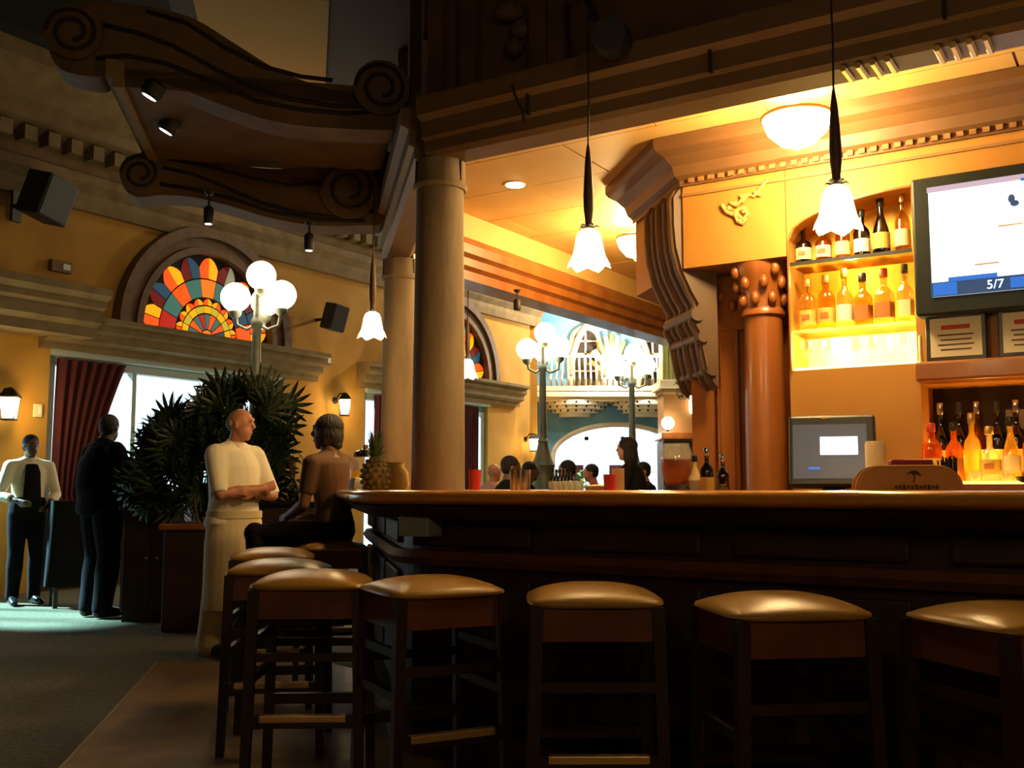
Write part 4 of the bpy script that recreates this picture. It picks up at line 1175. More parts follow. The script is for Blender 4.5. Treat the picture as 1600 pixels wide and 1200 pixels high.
pendant((-.38, 8.64), 2.06, 'lit bell pendant lamp seen just right of the nearest column, before the arched window', A, .42, 10)
def dome(p, label, r, watts):
    root = empty('dome_light', label, 'ceiling light', loc=(p[0], p[1], CEIL), group='dome lights on the canopy ceiling')
    MB().lathe([(.05, 0), (.05, -.015), (.012, -.03), (.012, -.15)], n=20).build('stem', brass, root, smooth=40)
    MB().lathe([(r * 1.0, -.15), (r * 1.03, -.145), (r * 1.03, -.135), (r * .98, -.13)], n=28).build('brass_rim', brass, root, smooth=40)
    MB().lathe([(r * .12, -.30), (r * .5, -.28), (r * .85, -.22), (r * .98, -.155), (r * .9, -.145)], n=28).build('glass_dome', dome_glass, root, smooth=60)
    MB().ball((0, 0, -.31), .012, 8, 6).build('finial', brass, root, smooth=True)
    lamp(root, (0, 0, -.38), watts, (1, .66, .26), .10)
    for k in range(3):
        a = 2.1 * k
        lamp(root, (.09 * math.cos(a), .09 * math.sin(a), -.09), watts * .16, (1, .74, .34), .03)
dp = at(1245, 190, 5.2)
dome(dp, 'big bright dome light on the ceiling in front of the back bar hood', .180, 95)
dp = at(993, 384, 7.8)
dome(dp, 'bright dome light on the ceiling behind the middle pendant lamp', .148, 110)
rp = at(805, 278, 6.85)
root = empty('recessed_light', 'small round recessed light in the canopy ceiling right of the nearest column', 'ceiling light', loc=(rp.x, rp.y, CEIL))
MB().lathe([(.075, -.006), (.075, 0), (.055, 0), (.055, -.006)], n=24).build('trim_ring', brass, root, smooth=40)
MB().lathe([(.040, -.016), (.064, -.010), (.066, -.004)], n=24).build('lens', dome_glass, root)
lamp(root, (0, 0, -.04), 8, (1, .75, .4), .03, 'SPOT', spot=120)
# hanging spotlight cans
def can(p, ztop, label, r=.035, h=.10, tilt=0.0, glow=True):
    root = empty('spotlight', label, 'spotlight', loc=p, group='small black hanging spotlights')
    MB().lathe([(r * .8, -h / 2), (r, -h / 2 + .01), (r, h / 2 - .015), (r * .6, h / 2)], n=16, mtx=Matrix.Rotation(tilt, 4, 'Y')).build('can', black, root, smooth=40)
    if glow: MB().lathe([(r * .7, -h / 2 - .003), (r * .7, -h / 2 + .001)], n=16, mtx=Matrix.Rotation(tilt, 4, 'Y')).build('lens', can_glow, root)
    L = ztop - p[2]
    MB().tube([(0, 0, h / 2 - .02), (0, 0, L)], .007, 6).build('rod', black, root)
    MB().lathe([(.02, L - .02), (.03, L)], n=12).build('canopy_plate', black, root, smooth=40)
can(at(240, 140, 5.13), 3.20, 'black spotlight hanging under the upper scroll bracket, nearest the window wall', .055, .09, .5)
can(at(265, 195, 5.65), 3.20, 'black spotlight under the soffit just below and behind the first one', .055, .09, .5)
can(at(326, 336, 6.12), 2.93, 'slim black spotlight hanging from the left part of the lower scroll bracket', .03, .11)
can(at(483, 378, 6.35), 2.80, 'slim black spotlight hanging from the right part of the lower scroll bracket', .032, .11)
can(at(808, 476, 8.1), 2.71, 'tiny black spotlight under the far canopy beam', .03, .09, 0, False)
bp_ = at(950, 66, 4.2)
root = empty('stage_light', 'big round black stage light on an angled arm above the front beam', 'spotlight', loc=bp_)
MB().tube([(0, 0, 0), (.02, -.02, .0), (-.01, -.13, -.02)], [.078, .082, .07], 20).build('housing', black, root, smooth=40)
MB().tube([(-.03, .0, .05), (-.075, .02, .16), (-.10, .05, .30)], .018, 8).build('arm', black, root)
MB().tube([(-.10, .05, .30), (-.02, .40, .42)], .018, 8).build('wall_arm', black, root)
# wire loop on the beam
pw = on_plane(803, 165, (K1.x - NA.x * .21, K1.y - NA.y * .21), A)
o = MB().tube([on_plane(x, y, (K1.x - NA.x * .215, K1.y - NA.y * .215), A) for x, y in ((800, 132), (804, 146), (809, 160), (816, 172), (818, 184), (819, 192))], .006, 6).build('wire', black)
tag(o, 'short black wire hanging down the front of the canopy beam', 'wire')

def lamp_post(p, label, base=True, watts=22, globes=((0.03, 0, 3.11), (-.20, -.02, 2.90), (.22, .02, 2.93), (.02, .22, 2.90))):
    root = empty('lamp_post', label, 'lamp post', loc=(p[0], p[1], 0), group='globe lamp posts')
    MB().lathe([(.19, 0), (.19, .12), (.16, .16), (.16, .95), (.18, 1.0), (.18, 1.08), (.145, 1.12), (.14, 1.38), (.155, 1.42), (.11, 1.50), (.08, 1.62), (.062, 1.70), (.072, 1.72), (.05, 1.76)], n=16).build('base', verdigris, root, smooth=40)
    MB().lathe([(.052, 1.74), (.046, 2.3), (.040, 2.62), (.055, 2.64), (.055, 2.68), (.035, 2.72), (.030, 2.95)], n=14).build('post', verdigris, root, smooth=40)
    for i, (x, y, z) in enumerate(globes):
        if i:
            MB().tube([(0, 0, 2.66), (x * .45, y * .45, 2.60), (x * .9, y * .9, 2.64), (x, y, z - .15)], .016, 8).build('arm', verdigris, root, smooth=True)
        MB().lathe([(.025, z - .20), (.055, z - .17), (.06, z - .135), (.045, z - .12)], (x, y, 0), 14).build('globe_cup', verdigris, root, smooth=40)
        MB().ball((x, y, z), .137, 24, 16).build('globe', warm_globe, root, smooth=True)
    lamp(root, (0, -.02, 2.72), watts, (1, .78, .48), .22)
    return root
L1, L2, L3 = at(399, 600, 9.45), at(848, 600, 13.0), at(987, 600, 15.0)
lamp_post(L1, 'globe lamp post rising behind the potted palm at left')
lamp_post(L2, 'globe lamp post in front of the left side of the blue wall')
lamp_post(L3, 'globe lamp post before the middle of the blue arched wall')

def sconce(p, rz, label, watts=9, s=1.0):
    root = empty('wall_sconce', label, 'wall lamp', loc=p, rz=rz, group='lantern wall sconces')
    MB().lathe([(.05 * s, 0), (.05 * s, .02)], n=16, mtx=Matrix.Translation((0, -.0, .10 * s)) @ Matrix.Rotation(PI / 2, 4, 'X')).build('back_plate', iron, root)
    MB().tube([(0, -.01, .10 * s), (0, -.10 * s, .20 * s), (0, -.19 * s, .20 * s), (0, -.20 * s, .13 * s)], .012 * s, 8).build('arm', iron, root, smooth=True)
    MB().lathe([(.13 * s, .10 * s), (.135 * s, .11 * s), (.06 * s, .19 * s), (.02 * s, .21 * s)], (0, -.20 * s, 0), 4).build('cap', iron, root)
    MB().lathe([(.085 * s, -.12 * s), (.115 * s, .10 * s)], (0, -.20 * s, 0), 4).build('lantern_glass', lantern_glass, root)
    MB().lathe([(.095 * s, -.14 * s), (.095 * s, -.12 * s)], (0, -.20 * s, 0), 4).build('tray', iron, root)
    for k in range(4):
        a = PI / 2 * k
        MB().tube([(.087 * s * math.cos(a), -.20 * s + .087 * s * math.sin(a), -.12 * s), (.117 * s * math.cos(a), -.20 * s + .117 * s * math.sin(a), .10 * s)], .006 * s, 5).build('corner_bar', iron, root)
    lamp(root, (0, -.36 * s, 0), watts, (1, .66, .26), .06)
sconce(wall(-.72, 0, 1.98), R(ANG_C), 'lit lantern sconce on the ochre wall at the left edge', 20)
sconce(wall(4.52, 0, 2.34), R(ANG_C), 'lit lantern sconce on the ochre wall above the seated woman', 20)
sconce(wall(9.95, 0, 1.98), R(ANG_C), 'lit lantern sconce at the far end of the left wall', 16)

# ------------------------------------------------------------------ speakers and small wall fittings
def speaker(p, rz, size, label, tilt, arm):
    root = empty('wall_speaker', label, 'speaker', loc=p, rz=rz)
    m = Matrix.Rotation(R(tilt), 4, 'X') @ Matrix.Rotation(R(tilt * .6), 4, 'Y')
    MB().box((0, 0, 0), size, mtx=m, bevel=.02).build('cabinet', black, root)
    MB().box((0, 0, 0), (size[0] * .88, .012, size[2] * .9), mtx=m @ Matrix.Translation((0, -size[1] / 2 - .003, 0))).build('grille', black, root)
    MB().tube([(0, size[1] * .4, 0), arm], .025, 8).build('bracket', iron, root)
    MB().box(arm, (.12, .04, .34)).build('wall_plate', iron, root)
speaker(at(74, 310, 10.5), R(ANG_C + 12), (.42, .32, .46), 'large black speaker bracketed high on the left wall under the cornice', 14, (.18, .62, .02))
speaker(at(523, 496, 14.6), R(ANG_C - 8), (.28, .24, .38), 'small black speaker on the wall between the two arched windows', 12, (.05, .52, .02))
for t, out, z, sz, nm, lab, cat, m in ((-.10, .04, 3.62, (.26, .08, .13), 'emergency_light', 'small pale emergency light box on the left wall above the ledge', 'light fixture', stone),
                                       (-.28, .015, 1.98, (.10, .03, .15), 'thermostat', 'pale wall thermostat beside the lantern sconce at the left edge', 'thermostat', label_cream),
                                       (4.15, .10, 3.0, (.20, .16, .16), 'wall_sensor', 'small box sensor on the wall right of the first window ledge', 'sensor', stone)):
    root = empty(nm, lab, cat, loc=wall(t, 0, z), rz=R(ANG_C))
    MB().box((0, -out, 0), sz, bevel=.01).build('housing', m, root)
    MB().box((sz[0] * .2, -out - sz[1] / 2 - .003, 0), (sz[0] * .35, .008, sz[2] * .5)).build('lens', label_white, root)

# ================================================================== PLANTING AND FURNITURE AT LEFT
plp = at(336, 700, 8.45)
palm = empty('potted_palm', 'big dark bushy lady palm in a dark planter in front of the bright window', 'plant', loc=(plp.x, plp.y, 0))
MB().box((0, 0, .40), (.62, .55, .80), bevel=.02).build('planter', wood_dark, palm)
MB().box((0, 0, .82), (.68, .61, .05), bevel=.012).build('planter_rim', wood, palm)
MB().box((0, 0, .835), (.58, .5, .03)).build('soil', groove, palm)
stems = []
for k in range(9):
    a = k * 2.4; r = .05 + .15 * (k / 9)
    x, y = r * math.cos(a), r * math.sin(a)
    h = 1.35 + .55 * random.random()
    stems.append((x * 2.2, y * 2.2, h))
    MB().tube([(x, y, .84), (x * 1.6, y * 1.6, .84 + (h - .84) * .6), (x * 2.2, y * 2.2, h)], [.014, .012, .008], 6).build('stem', trunk_m, palm)
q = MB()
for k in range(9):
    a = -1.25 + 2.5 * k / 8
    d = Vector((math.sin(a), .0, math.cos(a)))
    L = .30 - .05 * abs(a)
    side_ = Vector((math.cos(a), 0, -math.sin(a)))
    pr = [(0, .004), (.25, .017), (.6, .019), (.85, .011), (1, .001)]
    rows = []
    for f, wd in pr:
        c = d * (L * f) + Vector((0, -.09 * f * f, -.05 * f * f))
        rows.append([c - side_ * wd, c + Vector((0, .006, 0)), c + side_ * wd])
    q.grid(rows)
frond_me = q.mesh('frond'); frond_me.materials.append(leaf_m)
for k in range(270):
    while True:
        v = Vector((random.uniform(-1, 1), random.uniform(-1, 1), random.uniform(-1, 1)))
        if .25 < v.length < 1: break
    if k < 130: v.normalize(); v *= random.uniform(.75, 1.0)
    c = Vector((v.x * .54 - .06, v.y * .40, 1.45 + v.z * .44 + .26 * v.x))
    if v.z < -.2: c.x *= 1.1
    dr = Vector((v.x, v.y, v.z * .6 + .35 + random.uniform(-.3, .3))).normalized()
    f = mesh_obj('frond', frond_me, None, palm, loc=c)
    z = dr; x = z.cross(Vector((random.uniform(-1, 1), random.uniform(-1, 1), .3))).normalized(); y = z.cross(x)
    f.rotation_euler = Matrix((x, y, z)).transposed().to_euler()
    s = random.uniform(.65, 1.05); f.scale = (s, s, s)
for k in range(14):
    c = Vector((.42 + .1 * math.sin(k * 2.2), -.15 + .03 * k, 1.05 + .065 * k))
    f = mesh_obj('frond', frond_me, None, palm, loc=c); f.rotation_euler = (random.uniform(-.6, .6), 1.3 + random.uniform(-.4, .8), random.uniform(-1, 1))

def cabinet(p, rz, size, label, nm='sideboard', ndoor=2, top=wood_dark):
    root = empty(nm, label, 'cabinet', loc=(p[0], p[1], 0), rz=rz)
    w_, d_, h_ = size
    MB().box((0, 0, .04), (w_ * .94, d_ * .9, .08)).build('plinth', black, root)
    MB().box((0, 0, (h_ + .04) / 2), (w_, d_, h_ - .12)).build('body', wood_dark, root)
    MB().box((0, 0, h_ - .02), (w_ + .06, d_ + .05, .04), bevel=.01).build('top', top, root)
    for k in range(ndoor):
        x = -w_ / 2 + w_ * (k + .5) / ndoor
        dd = MB().box((x, -d_ / 2 - .01, h_ * .48), (w_ / ndoor - .03, .02, h_ * .78), bevel=.006).build('door', wood_dark, root)
        MB().ball((x + (w_ / ndoor) * .33 * (1 if k % 2 == 0 else -1), -d_ / 2 - .03, h_ * .55), .012, 8, 6).build('knob', brass, dd)
    return root
sbp = at(462, 780, 8.2)
cabinet(sbp, R(-5), (.75, .50, 1.02), 'dark sideboard with leafy display behind the seated woman', 'sideboard', 2, cloth_black)
def on_sb(px, d): 
    p = at(px, 780, d); return Vector((p.x, p.y, 1.02))
q = MB()
for k in range(150):
    c = Vector((random.gauss(0, .13), random.gauss(0, .07), abs(random.gauss(.08, .055))))
    a = random.uniform(0, 6.28); d = Vector((math.cos(a), math.sin(a), random.uniform(-.3, .8))) * .05
    q.tube([c, c + d * .6, c + d], [(.003, .002), (.016, .003), (.002, .001)], 5)
o = q.build('leaf_arrangement', leaf_m, None, loc=on_sb(462, 8.22)); tag(o, 'low dark leafy arrangement on the sideboard', 'foliage', kind='stuff')
o = MB().tube([(-.11, 0, 0)] + [(-.11 * math.cos(PI * k / 16), 0, .08 + .13 * math.sin(PI * k / 16)) for k in range(17)] + [(.11, 0, 0)], .010, 8).build('wire_hoop', iron, None, smooth=True, loc=on_sb(443, 8.12)); tag(o, 'dark arched hoop handle standing in the leaves on the sideboard', 'hoop')
br = empty('bare_branches', 'bare branches fanning out above the sideboard in front of the ochre wall', 'branches', loc=on_sb(458, 8.36))
MB().lathe([(.03, 0), (.045, .05), (.03, .12), (.025, .14)], n=12).build('vase', black, br, smooth=40)
for k in range(7):
    x = .02 + .035 * k
    MB().tube([(0, 0, .10), (-.05 + x * .3, 0, .34), (-.03 + x, .01, .46 - .045 * k), (.03 + x * 1.1, 0, .36 - .055 * k)], [.005, .004, .003, .002], 5).build('branch', trunk_m, br)
for k, px in enumerate((441, 452, 463)):
    o = MB().lathe([(.035, 0), (.05, .006), (.052, .012), (.03, .006)], n=18).build('silver_plate', chrome, None, smooth=50, loc=on_sb(px + 6 * k, 8.02 + .02 * k)); tag(o, 'small silver plate at the front of the sideboard, %s from the left' % ORD[k], 'plate', 'silver plates on the sideboard')
pd = at(124, 800, 10.05)
dt = empty('draped_table', 'small high table draped in black cloth between the waiter and the man in the suit', 'table', loc=(pd.x, pd.y, 0), rz=R(30))
MB().box((0, 0, .99), (.50, .42, .03), bevel=.01).build('table_top', wood_dark, dt)
q = MB(); n = 48; rows = []
for z, o_ in ((1.008, -.01), (1.008, .004), (.6, .012), (.20, .03)):
    rows.append([((.255 + o_ + (.012 if z < .9 else 0) * math.sin(k * 2 * PI / n * 12)) * max(-1, min(1, 1.35 * math.cos(k * 2 * PI / n))), (.215 + o_ + (.012 if z < .9 else 0) * math.sin(k * 2 * PI / n * 12)) * max(-1, min(1, 1.35 * math.sin(k * 2 * PI / n))), z) for k in range(n + 1)])
q.grid(rows); q.build('table_cloth', cloth_black, dt, smooth=60)
for sx in (-1, 1):
    for sy in (-1, 1): MB().box((sx * .20, sy * .16, .49), (.04, .04, .98)).build('leg', leg_wood, dt)
tb = at(247, 800, 9.05)
cabinet(tb, R(10), (.50, .45, .98), 'dark service cabinet left of the potted palm, behind the man in the suit', 'service_cabinet', 2)
o = MB().lathe([(.02, 0), (.05, .03), (.07, .12), (.06, .18), (.05, .20)], n=16).build('glass_vase', g_clear, None, smooth=50, loc=Vector((pd.x + .08, pd.y, 1.008))); tag(o, 'clear glass vase on the black draped table', 'vase')

# ================================================================== FAR BALCONY WALL
bal = empty('balcony', 'cream balcony ledge with bulging white railing over the blue arched wall', 'balcony', loc=(2.2, 21.6, 0))
def fb(px, py, d): return at(px, py, d) - Vector((2.2, 21.6, 0))
MB().box((.0, 0, 3.20), (4.2, .8, .12), bevel=.02).build('ledge', cream_paint, bal)
MB().box((.0, -.03, 3.08), (4.1, .72, .12), bevel=.02).build('ledge', cream_paint, bal)
MB().box((.0, .02, 2.98), (4.0, .62, .08)).build('ledge', cream_paint, bal)
for px in (900, 1012):
    x = (px - 800) / 1600 * 21.5 - 2.2
    q = MB()
    for k, (r, z0, z1) in enumerate(((.70, 2.88, 2.98), (.62, 2.80, 2.88), (.50, 2.72, 2.80), (.34, 2.64, 2.72))):
        q.poly([(x + r * math.cos(PI + PI * i / 14), .2 + r * .8 * math.sin(PI + PI * i / 14)) for i in range(15)], z0, z1)
    c = q.build('corbel', white_paint, bal)
    for rr, z in ((.63, 2.93), (.55, 2.84), (.43, 2.76)):
        for i in range(9):
            a = PI + PI * (i + .5) / 9
            MB().ball((x + (rr + .065) * math.cos(a), .2 + (rr + .065) * .8 * math.sin(a), z), .025, 6, 5).build('stud', groove, c)
xs0, xs1 = (862 - 800) / 1600 * 21.2 - 2.2, 1.3
nb = 24
for k in range(nb):
    x = xs0 + (xs1 - xs0) * k / (nb - 1)
    lean = -.14 if k < 3 else 0
    MB().tube([(x + lean * 0, -.34, 3.26), (x + lean * .2, -.48, 3.40), (x, -.44, 3.55), (x, -.34, 3.72), (x, -.33, 3.86)], .022, 6).build('baluster', cream_paint, bal)
MB().box(((xs0 + xs1) / 2, -.33, 3.88), (xs1 - xs0 + .1, .07, .05)).build('rail', cream_paint, bal)
def arch_window(px, label, z0=3.3, hw=.30, hs=1.0):
    x = (px - 800) / 1600 * 21.9
    root = empty('arched_window', label, 'window', loc=(x, 21.98, z0))
    pts = [(-hw, -.03, 0)] + [(-hw * math.cos(PI * k / 16), -.03, hs + hw * math.sin(PI * k / 16)) for k in range(17)] + [(hw, -.03, 0)]
    MB().tube(pts, .055, 8).build('arch_frame', cream_paint, root, smooth=40)
    MB().prof([(p[0] * .97, p[2]) for p in pts], (0, 0, 0), (1, 0, 0), (0, 0, 1), (0, -1, 0), .012).build('pane', groove, root)
    MB().box((0, -.03, hs * .65), (.04, .03, hs * 1.3)).build('mullion', cream_paint, root)
    for z in (.35, .72, 1.0): MB().box((0, -.03, z), (2 * hw, .03, .035)).build('glazing_bar', cream_paint, root)
    return root
arch_window(916, 'dark arched balcony window with cream surround left of the gilded ornament')
arch_window(1022, 'dark arched balcony window with cream surround right of the gilded ornament')
orn = empty('wall_ornament', 'ornate white and gold sculpted ornament between the balcony windows', 'ornament', loc=(2.12, 21.7, 3.26))
for k in range(9):
    a = -1.2 + 2.4 * k / 8
    MB().tube([(0, 0, .15), (.18 * math.sin(a), -.06, .15 + .5 * math.cos(a)), (.46 * math.sin(a), -.10, .2 + .95 * math.cos(a)), (.62 * math.sin(a), -.02, .1 + 1.0 * math.cos(a))], [.05, .06, .05, .012], 8).build('plume', white_paint if k % 2 else label_gold, orn, smooth=True)
MB().lathe([(.2, 0), (.24, .1), (.14, .25), (.2, .4), (.1, .55)], n=16).build('urn', white_paint, orn, smooth=40)
lamp(orn, (0, -.95, .75), 420, (1, .86, .6), .12)  # lamp with no fixture, added to brighten the ornament and balcony wall
for sgn_ in (-1, 1):
    MB().tube([(sgn_ * .85 * math.cos(PI / 2 * k / 8), .2, .3 + 1.35 * math.sin(PI / 2 * k / 8)) for k in range(9)], .07, 8).build('arch_rib', cream_paint, orn, smooth=True)
# timber and stucco kiosk front at the right of the far wall
kx = (1036 - 800) / 1600 * 19.0
ks = empty('side_gallery', 'brown timber gallery with olive shutters at the right of the blue wall', 'gallery', loc=(kx, 19.0, 0))
MB().box((.9, .4, 1.0), (1.8, .8, 2.0)).build('lower_wall', wood_dark, ks)
MB().box((.9, .4, 2.45), (1.76, .76, .9)).build('upper_wall', beam_wood, ks)
MB().box((.9, .32, 2.10), (1.9, .98, .14), bevel=.02).build('ledge', wood, ks)
MB().box((.9, .30, 3.05), (1.95, 1.05, .16), bevel=.02).build('stone_ledge', cream_paint, ks)
MB().box((.9, .30, 2.93), (1.85, .95, .10), bevel=.02).build('stone_ledge', stone, ks)
MB().box((.9, .5, 3.75), (1.7, .5, 1.3)).build('upper_storey', greenwall, ks)
for k in range(13): MB().box((.12 + k * .075, .235, 3.6), (.055, .03, .9)).build('shutter_slat', greenwall, ks)
MB().ball((.08, -.10, 2.33), .12, 16, 12).build('globe_light', warm_globe, ks, smooth=True)
MB().tube([(.08, .02, 2.18), (.08, -.10, 2.19), (.08, -.10, 2.24)], .02, 8).build('globe_arm', iron, ks)
MB().tube([(.53, -.08, 2.55), (.53, -.08, 2.80)], .05, 12, round_ends=True).build('tube_light', lantern_glass, ks)
lamp(ks, (.1, -.45, 2.35), 14, (1, .75, .4), .12)
# ferns trailing on the gallery
q = MB()
for k in range(60):
    c = Vector((random.uniform(.25, .75), -.15 + random.uniform(-.05, .05), 2.95 + random.uniform(-.18, .14)))
    q.tube([c, c + Vector((random.uniform(-.08, .08), -.04, .02)), c + Vector((random.uniform(-.12, .12), -.05, -.06))], [(.004, .002), (.02, .004), (.002, .001)], 5)
o = q.build('trailing_fern', leaf_m); o.location = (kx, 19.0, 0); tag(o, 'dark trailing fern on the stone ledge of the side gallery', 'plant', kind='stuff')
# porch plant
pt = empty('porch_plant', 'bright green leafy plant in a white pot inside the arched porch', 'plant', loc=((908 - 800) / 1600 * 24.0, 24.0, 0))
MB().lathe([(.16, 0), (.22, .4), (.20, .42)], n=16).build('pot', white_paint, pt, smooth=40)
MB().tube([(0, 0, .4), (.01, 0, 1.2)], .02, 6).build('stem', trunk_m, pt)
for k in range(16):
    a = k * 2.4; z = .7 + .05 * k
    MB().tube([(0, 0, z), (.12 * math.cos(a), .12 * math.sin(a), z + .10), (.22 * math.cos(a), .22 * math.sin(a), z + .06)], [(.006, .003), (.05, .004), (.003, .002)], 6).build('leaf', leaf_bright, pt)
# high pendants added to brighten the far rooms
for n, (x, y, z, e_) in enumerate(((1.2, 19.0, 5.6, 380), (3.6, 17.0, 5.6, 330), (-2.8, 12.6, 5.6, 16))):
    root = empty('far_fill_pendant', 'added round fill pendant high above the dining floor, %s from the far wall' % ORD[n], 'ceiling light', loc=(x, y, 6.5), group='added high fill pendants')
    MB().tube([(0, 0, 0), (0, 0, -.5)], .012, 6).build('rod', iron, root)
    MB().ball((0, 0, -.62), .14, 16, 10).build('globe', warm_globe, root, smooth=True)
    lamp(root, (0, 0, -.85), e_, (1, .82, .55), .15)
lamp(None, (2.4, 24.2, 2.6), 160, (.95, .97, 1), .3, name='porch_fill')  # added lamp with no fixture, brightens the porch interior

# added pendants behind the camera, a warm fill for beam and bar front
for n, (x, y, z, e_) in enumerate(((1.6, -1.6, 3.3, 46), (-1.4, -2.2, 3.3, 36))):
    root = empty('front_fill_pendant', 'added round fill pendant hanging behind the viewer, %s from the right' % ORD[n], 'ceiling light', loc=(x, y, 6.5), group='added fill pendants behind the viewer')
    MB().tube([(0, 0, 0), (0, 0, z - 6.5 + .1)], .012, 6).build('rod', iron, root)
    MB().ball((0, 0, z - 6.5), .14, 16, 10).build('globe', warm_globe, root, smooth=True)
    lamp(root, (0, 0, z - 6.72), e_, (1, .70, .36), .15)
# ================================================================== PEOPLE
def fuse(mb, name, m, parent, vox, smooth=3):
    me = mb.mesh(name)
    t = bpy.data.objects.new('tmp', me); COL.objects.link(t)
    md = t.modifiers.new('r', 'REMESH'); md.mode = 'VOXEL'; md.voxel_size = vox
    if smooth:
        s = t.modifiers.new('s', 'SMOOTH'); s.iterations = smooth; s.factor = .5
    dg = bpy.context.evaluated_depsgraph_get()
    out = bpy.data.meshes.new_from_object(t.evaluated_get(dg))
    bpy.data.objects.remove(t); bpy.data.meshes.remove(me)
    out.name = name; out.materials.clear(); out.materials.append(m)
    for p in out.polygons: p.use_smooth = True
    return mesh_obj(name, out, None, parent)
def lerp(a, b, f): return a + (b - a) * f
def figure(label, loc, rz, H=1.75, J=None, girth=1.0, sk=None, tops=(), legs=None, shoes=shoe_m, hair=None, hair_style='short', apron=None,
           vox=.009, head_yaw=0.0, head_pitch=0.0, bare_sleeve=False, face=True, tie=None, group=None):
    s = H / 1.75
    D = dict(pelvis=(0, 0, .95), neck=(0, -.01, 1.47), head=(0, .03, 1.625),
             shR=(.185, 0, 1.415), shL=(-.185, 0, 1.415), elR=(.235, -.03, 1.12), elL=(-.235, -.03, 1.12), wrR=(.235, .08, .88), wrL=(-.235, .08, .88),
             hipR=(.09, 0, .92), hipL=(-.09, 0, .92), knR=(.10, .03, .50), knL=(-.10, .03, .50), anR=(.105, -.02, .085), anL=(-.105, -.02, .085))
    if J: D.update(J)
    P = {k: Vector(v) * s for k, v in D.items()}
    if 'toR' not in P: P['toR'] = P['anR'] + Vector((.02, .17, -.05)) * s
    if 'toL' not in P: P['toL'] = P['anL'] + Vector((-.02, .17, -.05)) * s
    root = empty('person', label, 'person', loc=loc, rz=rz, group=group)
    g = girth
    lat = (P['shR'] - P['shL']).normalized()
    pe, nk = P['pelvis'], P['neck']
    def T(f): return lerp(pe, nk, f)
    prof_t = [(-.16, .12 * g, .10 * g), (-.05, .160 * g, .118 * g), (.12, .155 * g, .118 * g), (.28, .140 * g, .112 * (g + (g - 1) * 1.2)), (.5, .150 * g, .115 * (g + (g - 1) * .8)), (.72, .168 * g, .115 * g), (.88, .160, .095), (.96, .115, .075), (1.0, .065, .06)]
    def torso(mb, f0, f1, add, flare=0.0):
        pts, rad = [], []
        for f, a, b in prof_t:
            if f0 - .001 <= f <= f1 + .001:
                fl_ = flare * max(0, .15 - f) * 1.5
                pts.append(T(f)); rad.append(((a + add + fl_) * s, (b + add + fl_) * s))
        mb.tube(pts, rad, 20, lateral=lat, round_ends=False)
        if f1 >= .88:
            for S in 'RL': mb.tube([lerp(P['sh' + S], T(.9), -.05), lerp(P['sh' + S], T(.93), .45), lerp(P['sh' + S], T(1.0), .85 if f1 > .95 else .6)], [(.050 + add) * s, (.056 + add) * s, (.052 + add * .7) * s], 14, round_ends=True)
    def arm_tube(mb, S, add, f_end, round_=True):
        sh, el, wr = P['sh' + S], P['el' + S], P['wr' + S]
        path = [(sh, .056), (lerp(sh, el, .3), .052), (lerp(sh, el, .75), .043), (el, .040), (lerp(el, wr, .3), .042), (lerp(el, wr, .7), .034), (wr, .028)]
        n = {0.5: 3, 0.75: 4, 1.0: 6, 1.2: 7}[f_end]
        pts = [a for a, r in path[:n]]
        rad = [(r * (1 + (g - 1) * .4) + add) * s for a, r in path[:n]]
        mb.tube(pts, rad, 14, round_ends=round_)
        mb.ball(sh, (.056 + add * .8) * s * (1 + (g - 1) * .2), 12, 8)
        if n > 4: mb.ball(el, (.041 + add) * s * (1 + (g - 1) * .6), 12, 8)
    def leg_tube(mb, S, add, f_end=1.0, flare=0.0):
        hp, kn, an = P['hip' + S], P['kn' + S], P['an' + S]
        path = [(hp, .086), (lerp(hp, kn, .35), .080), (lerp(hp, kn, .8), .062), (kn, .056), (lerp(kn, an, .3), .056), (lerp(kn, an, .7), .042), (an, .036)]
        pts = [a for a, r in path]; 
        if f_end < 1: pts = pts[:6]
        rad = [(r * (1 + (g - 1) * .5) + add + flare * max(0, i - 2) / 4) * s for i, (a, r) in enumerate(path)][:len(pts)]
        mb.tube(pts, rad, 14, round_ends=True)
        mb.ball(kn, (.057 + add) * s, 12, 8); mb.ball(hp, (.088 + add) * s * (1 + (g - 1) * .5), 12, 8)
    # one continuous body
    b = MB()
    torso(b, -.2, 1.0, -.004)
    hd = P['head']; HM = Matrix.Translation(hd) @ Matrix.Rotation(head_yaw, 4, 'Z') @ Matrix.Rotation(head_pitch, 4, 'X') @ Matrix.Scale(s, 4)
    b.tube([nk - Vector((0, 0, .03)) * s, lerp(nk, hd, .35), HM @ Vector((0, -.01, -.05))], [.062 * s, .055 * s, .055 * s], 14)
    b.ball((0, -.008, .025), (.074, .094, .092), 20, 14, mtx=HM)
    b.ball((0, .022, -.045), (.056, .066, .068), 16, 12, mtx=HM)
    b.ball((0, .055, -.092), (.026, .024, .020), 10, 8, mtx=HM)
    b.tube([HM @ Vector((0, .083, .030)), HM @ Vector((0, .103, -.010)), HM @ Vector((0, .088, -.022))], [.008 * s, .014 * s, .012 * s], 8, round_ends=True)
    b.ball((0, .082, .046), (.045, .014, .010), 10, 8, mtx=HM)
    b.ball((0, .082, -.052), (.023, .010, .009), 10, 8, mtx=HM)
    for sx in (-1, 1): b.ball((sx * .074, -.008, -.002), (.010, .020, .031), 8, 8, mtx=HM)
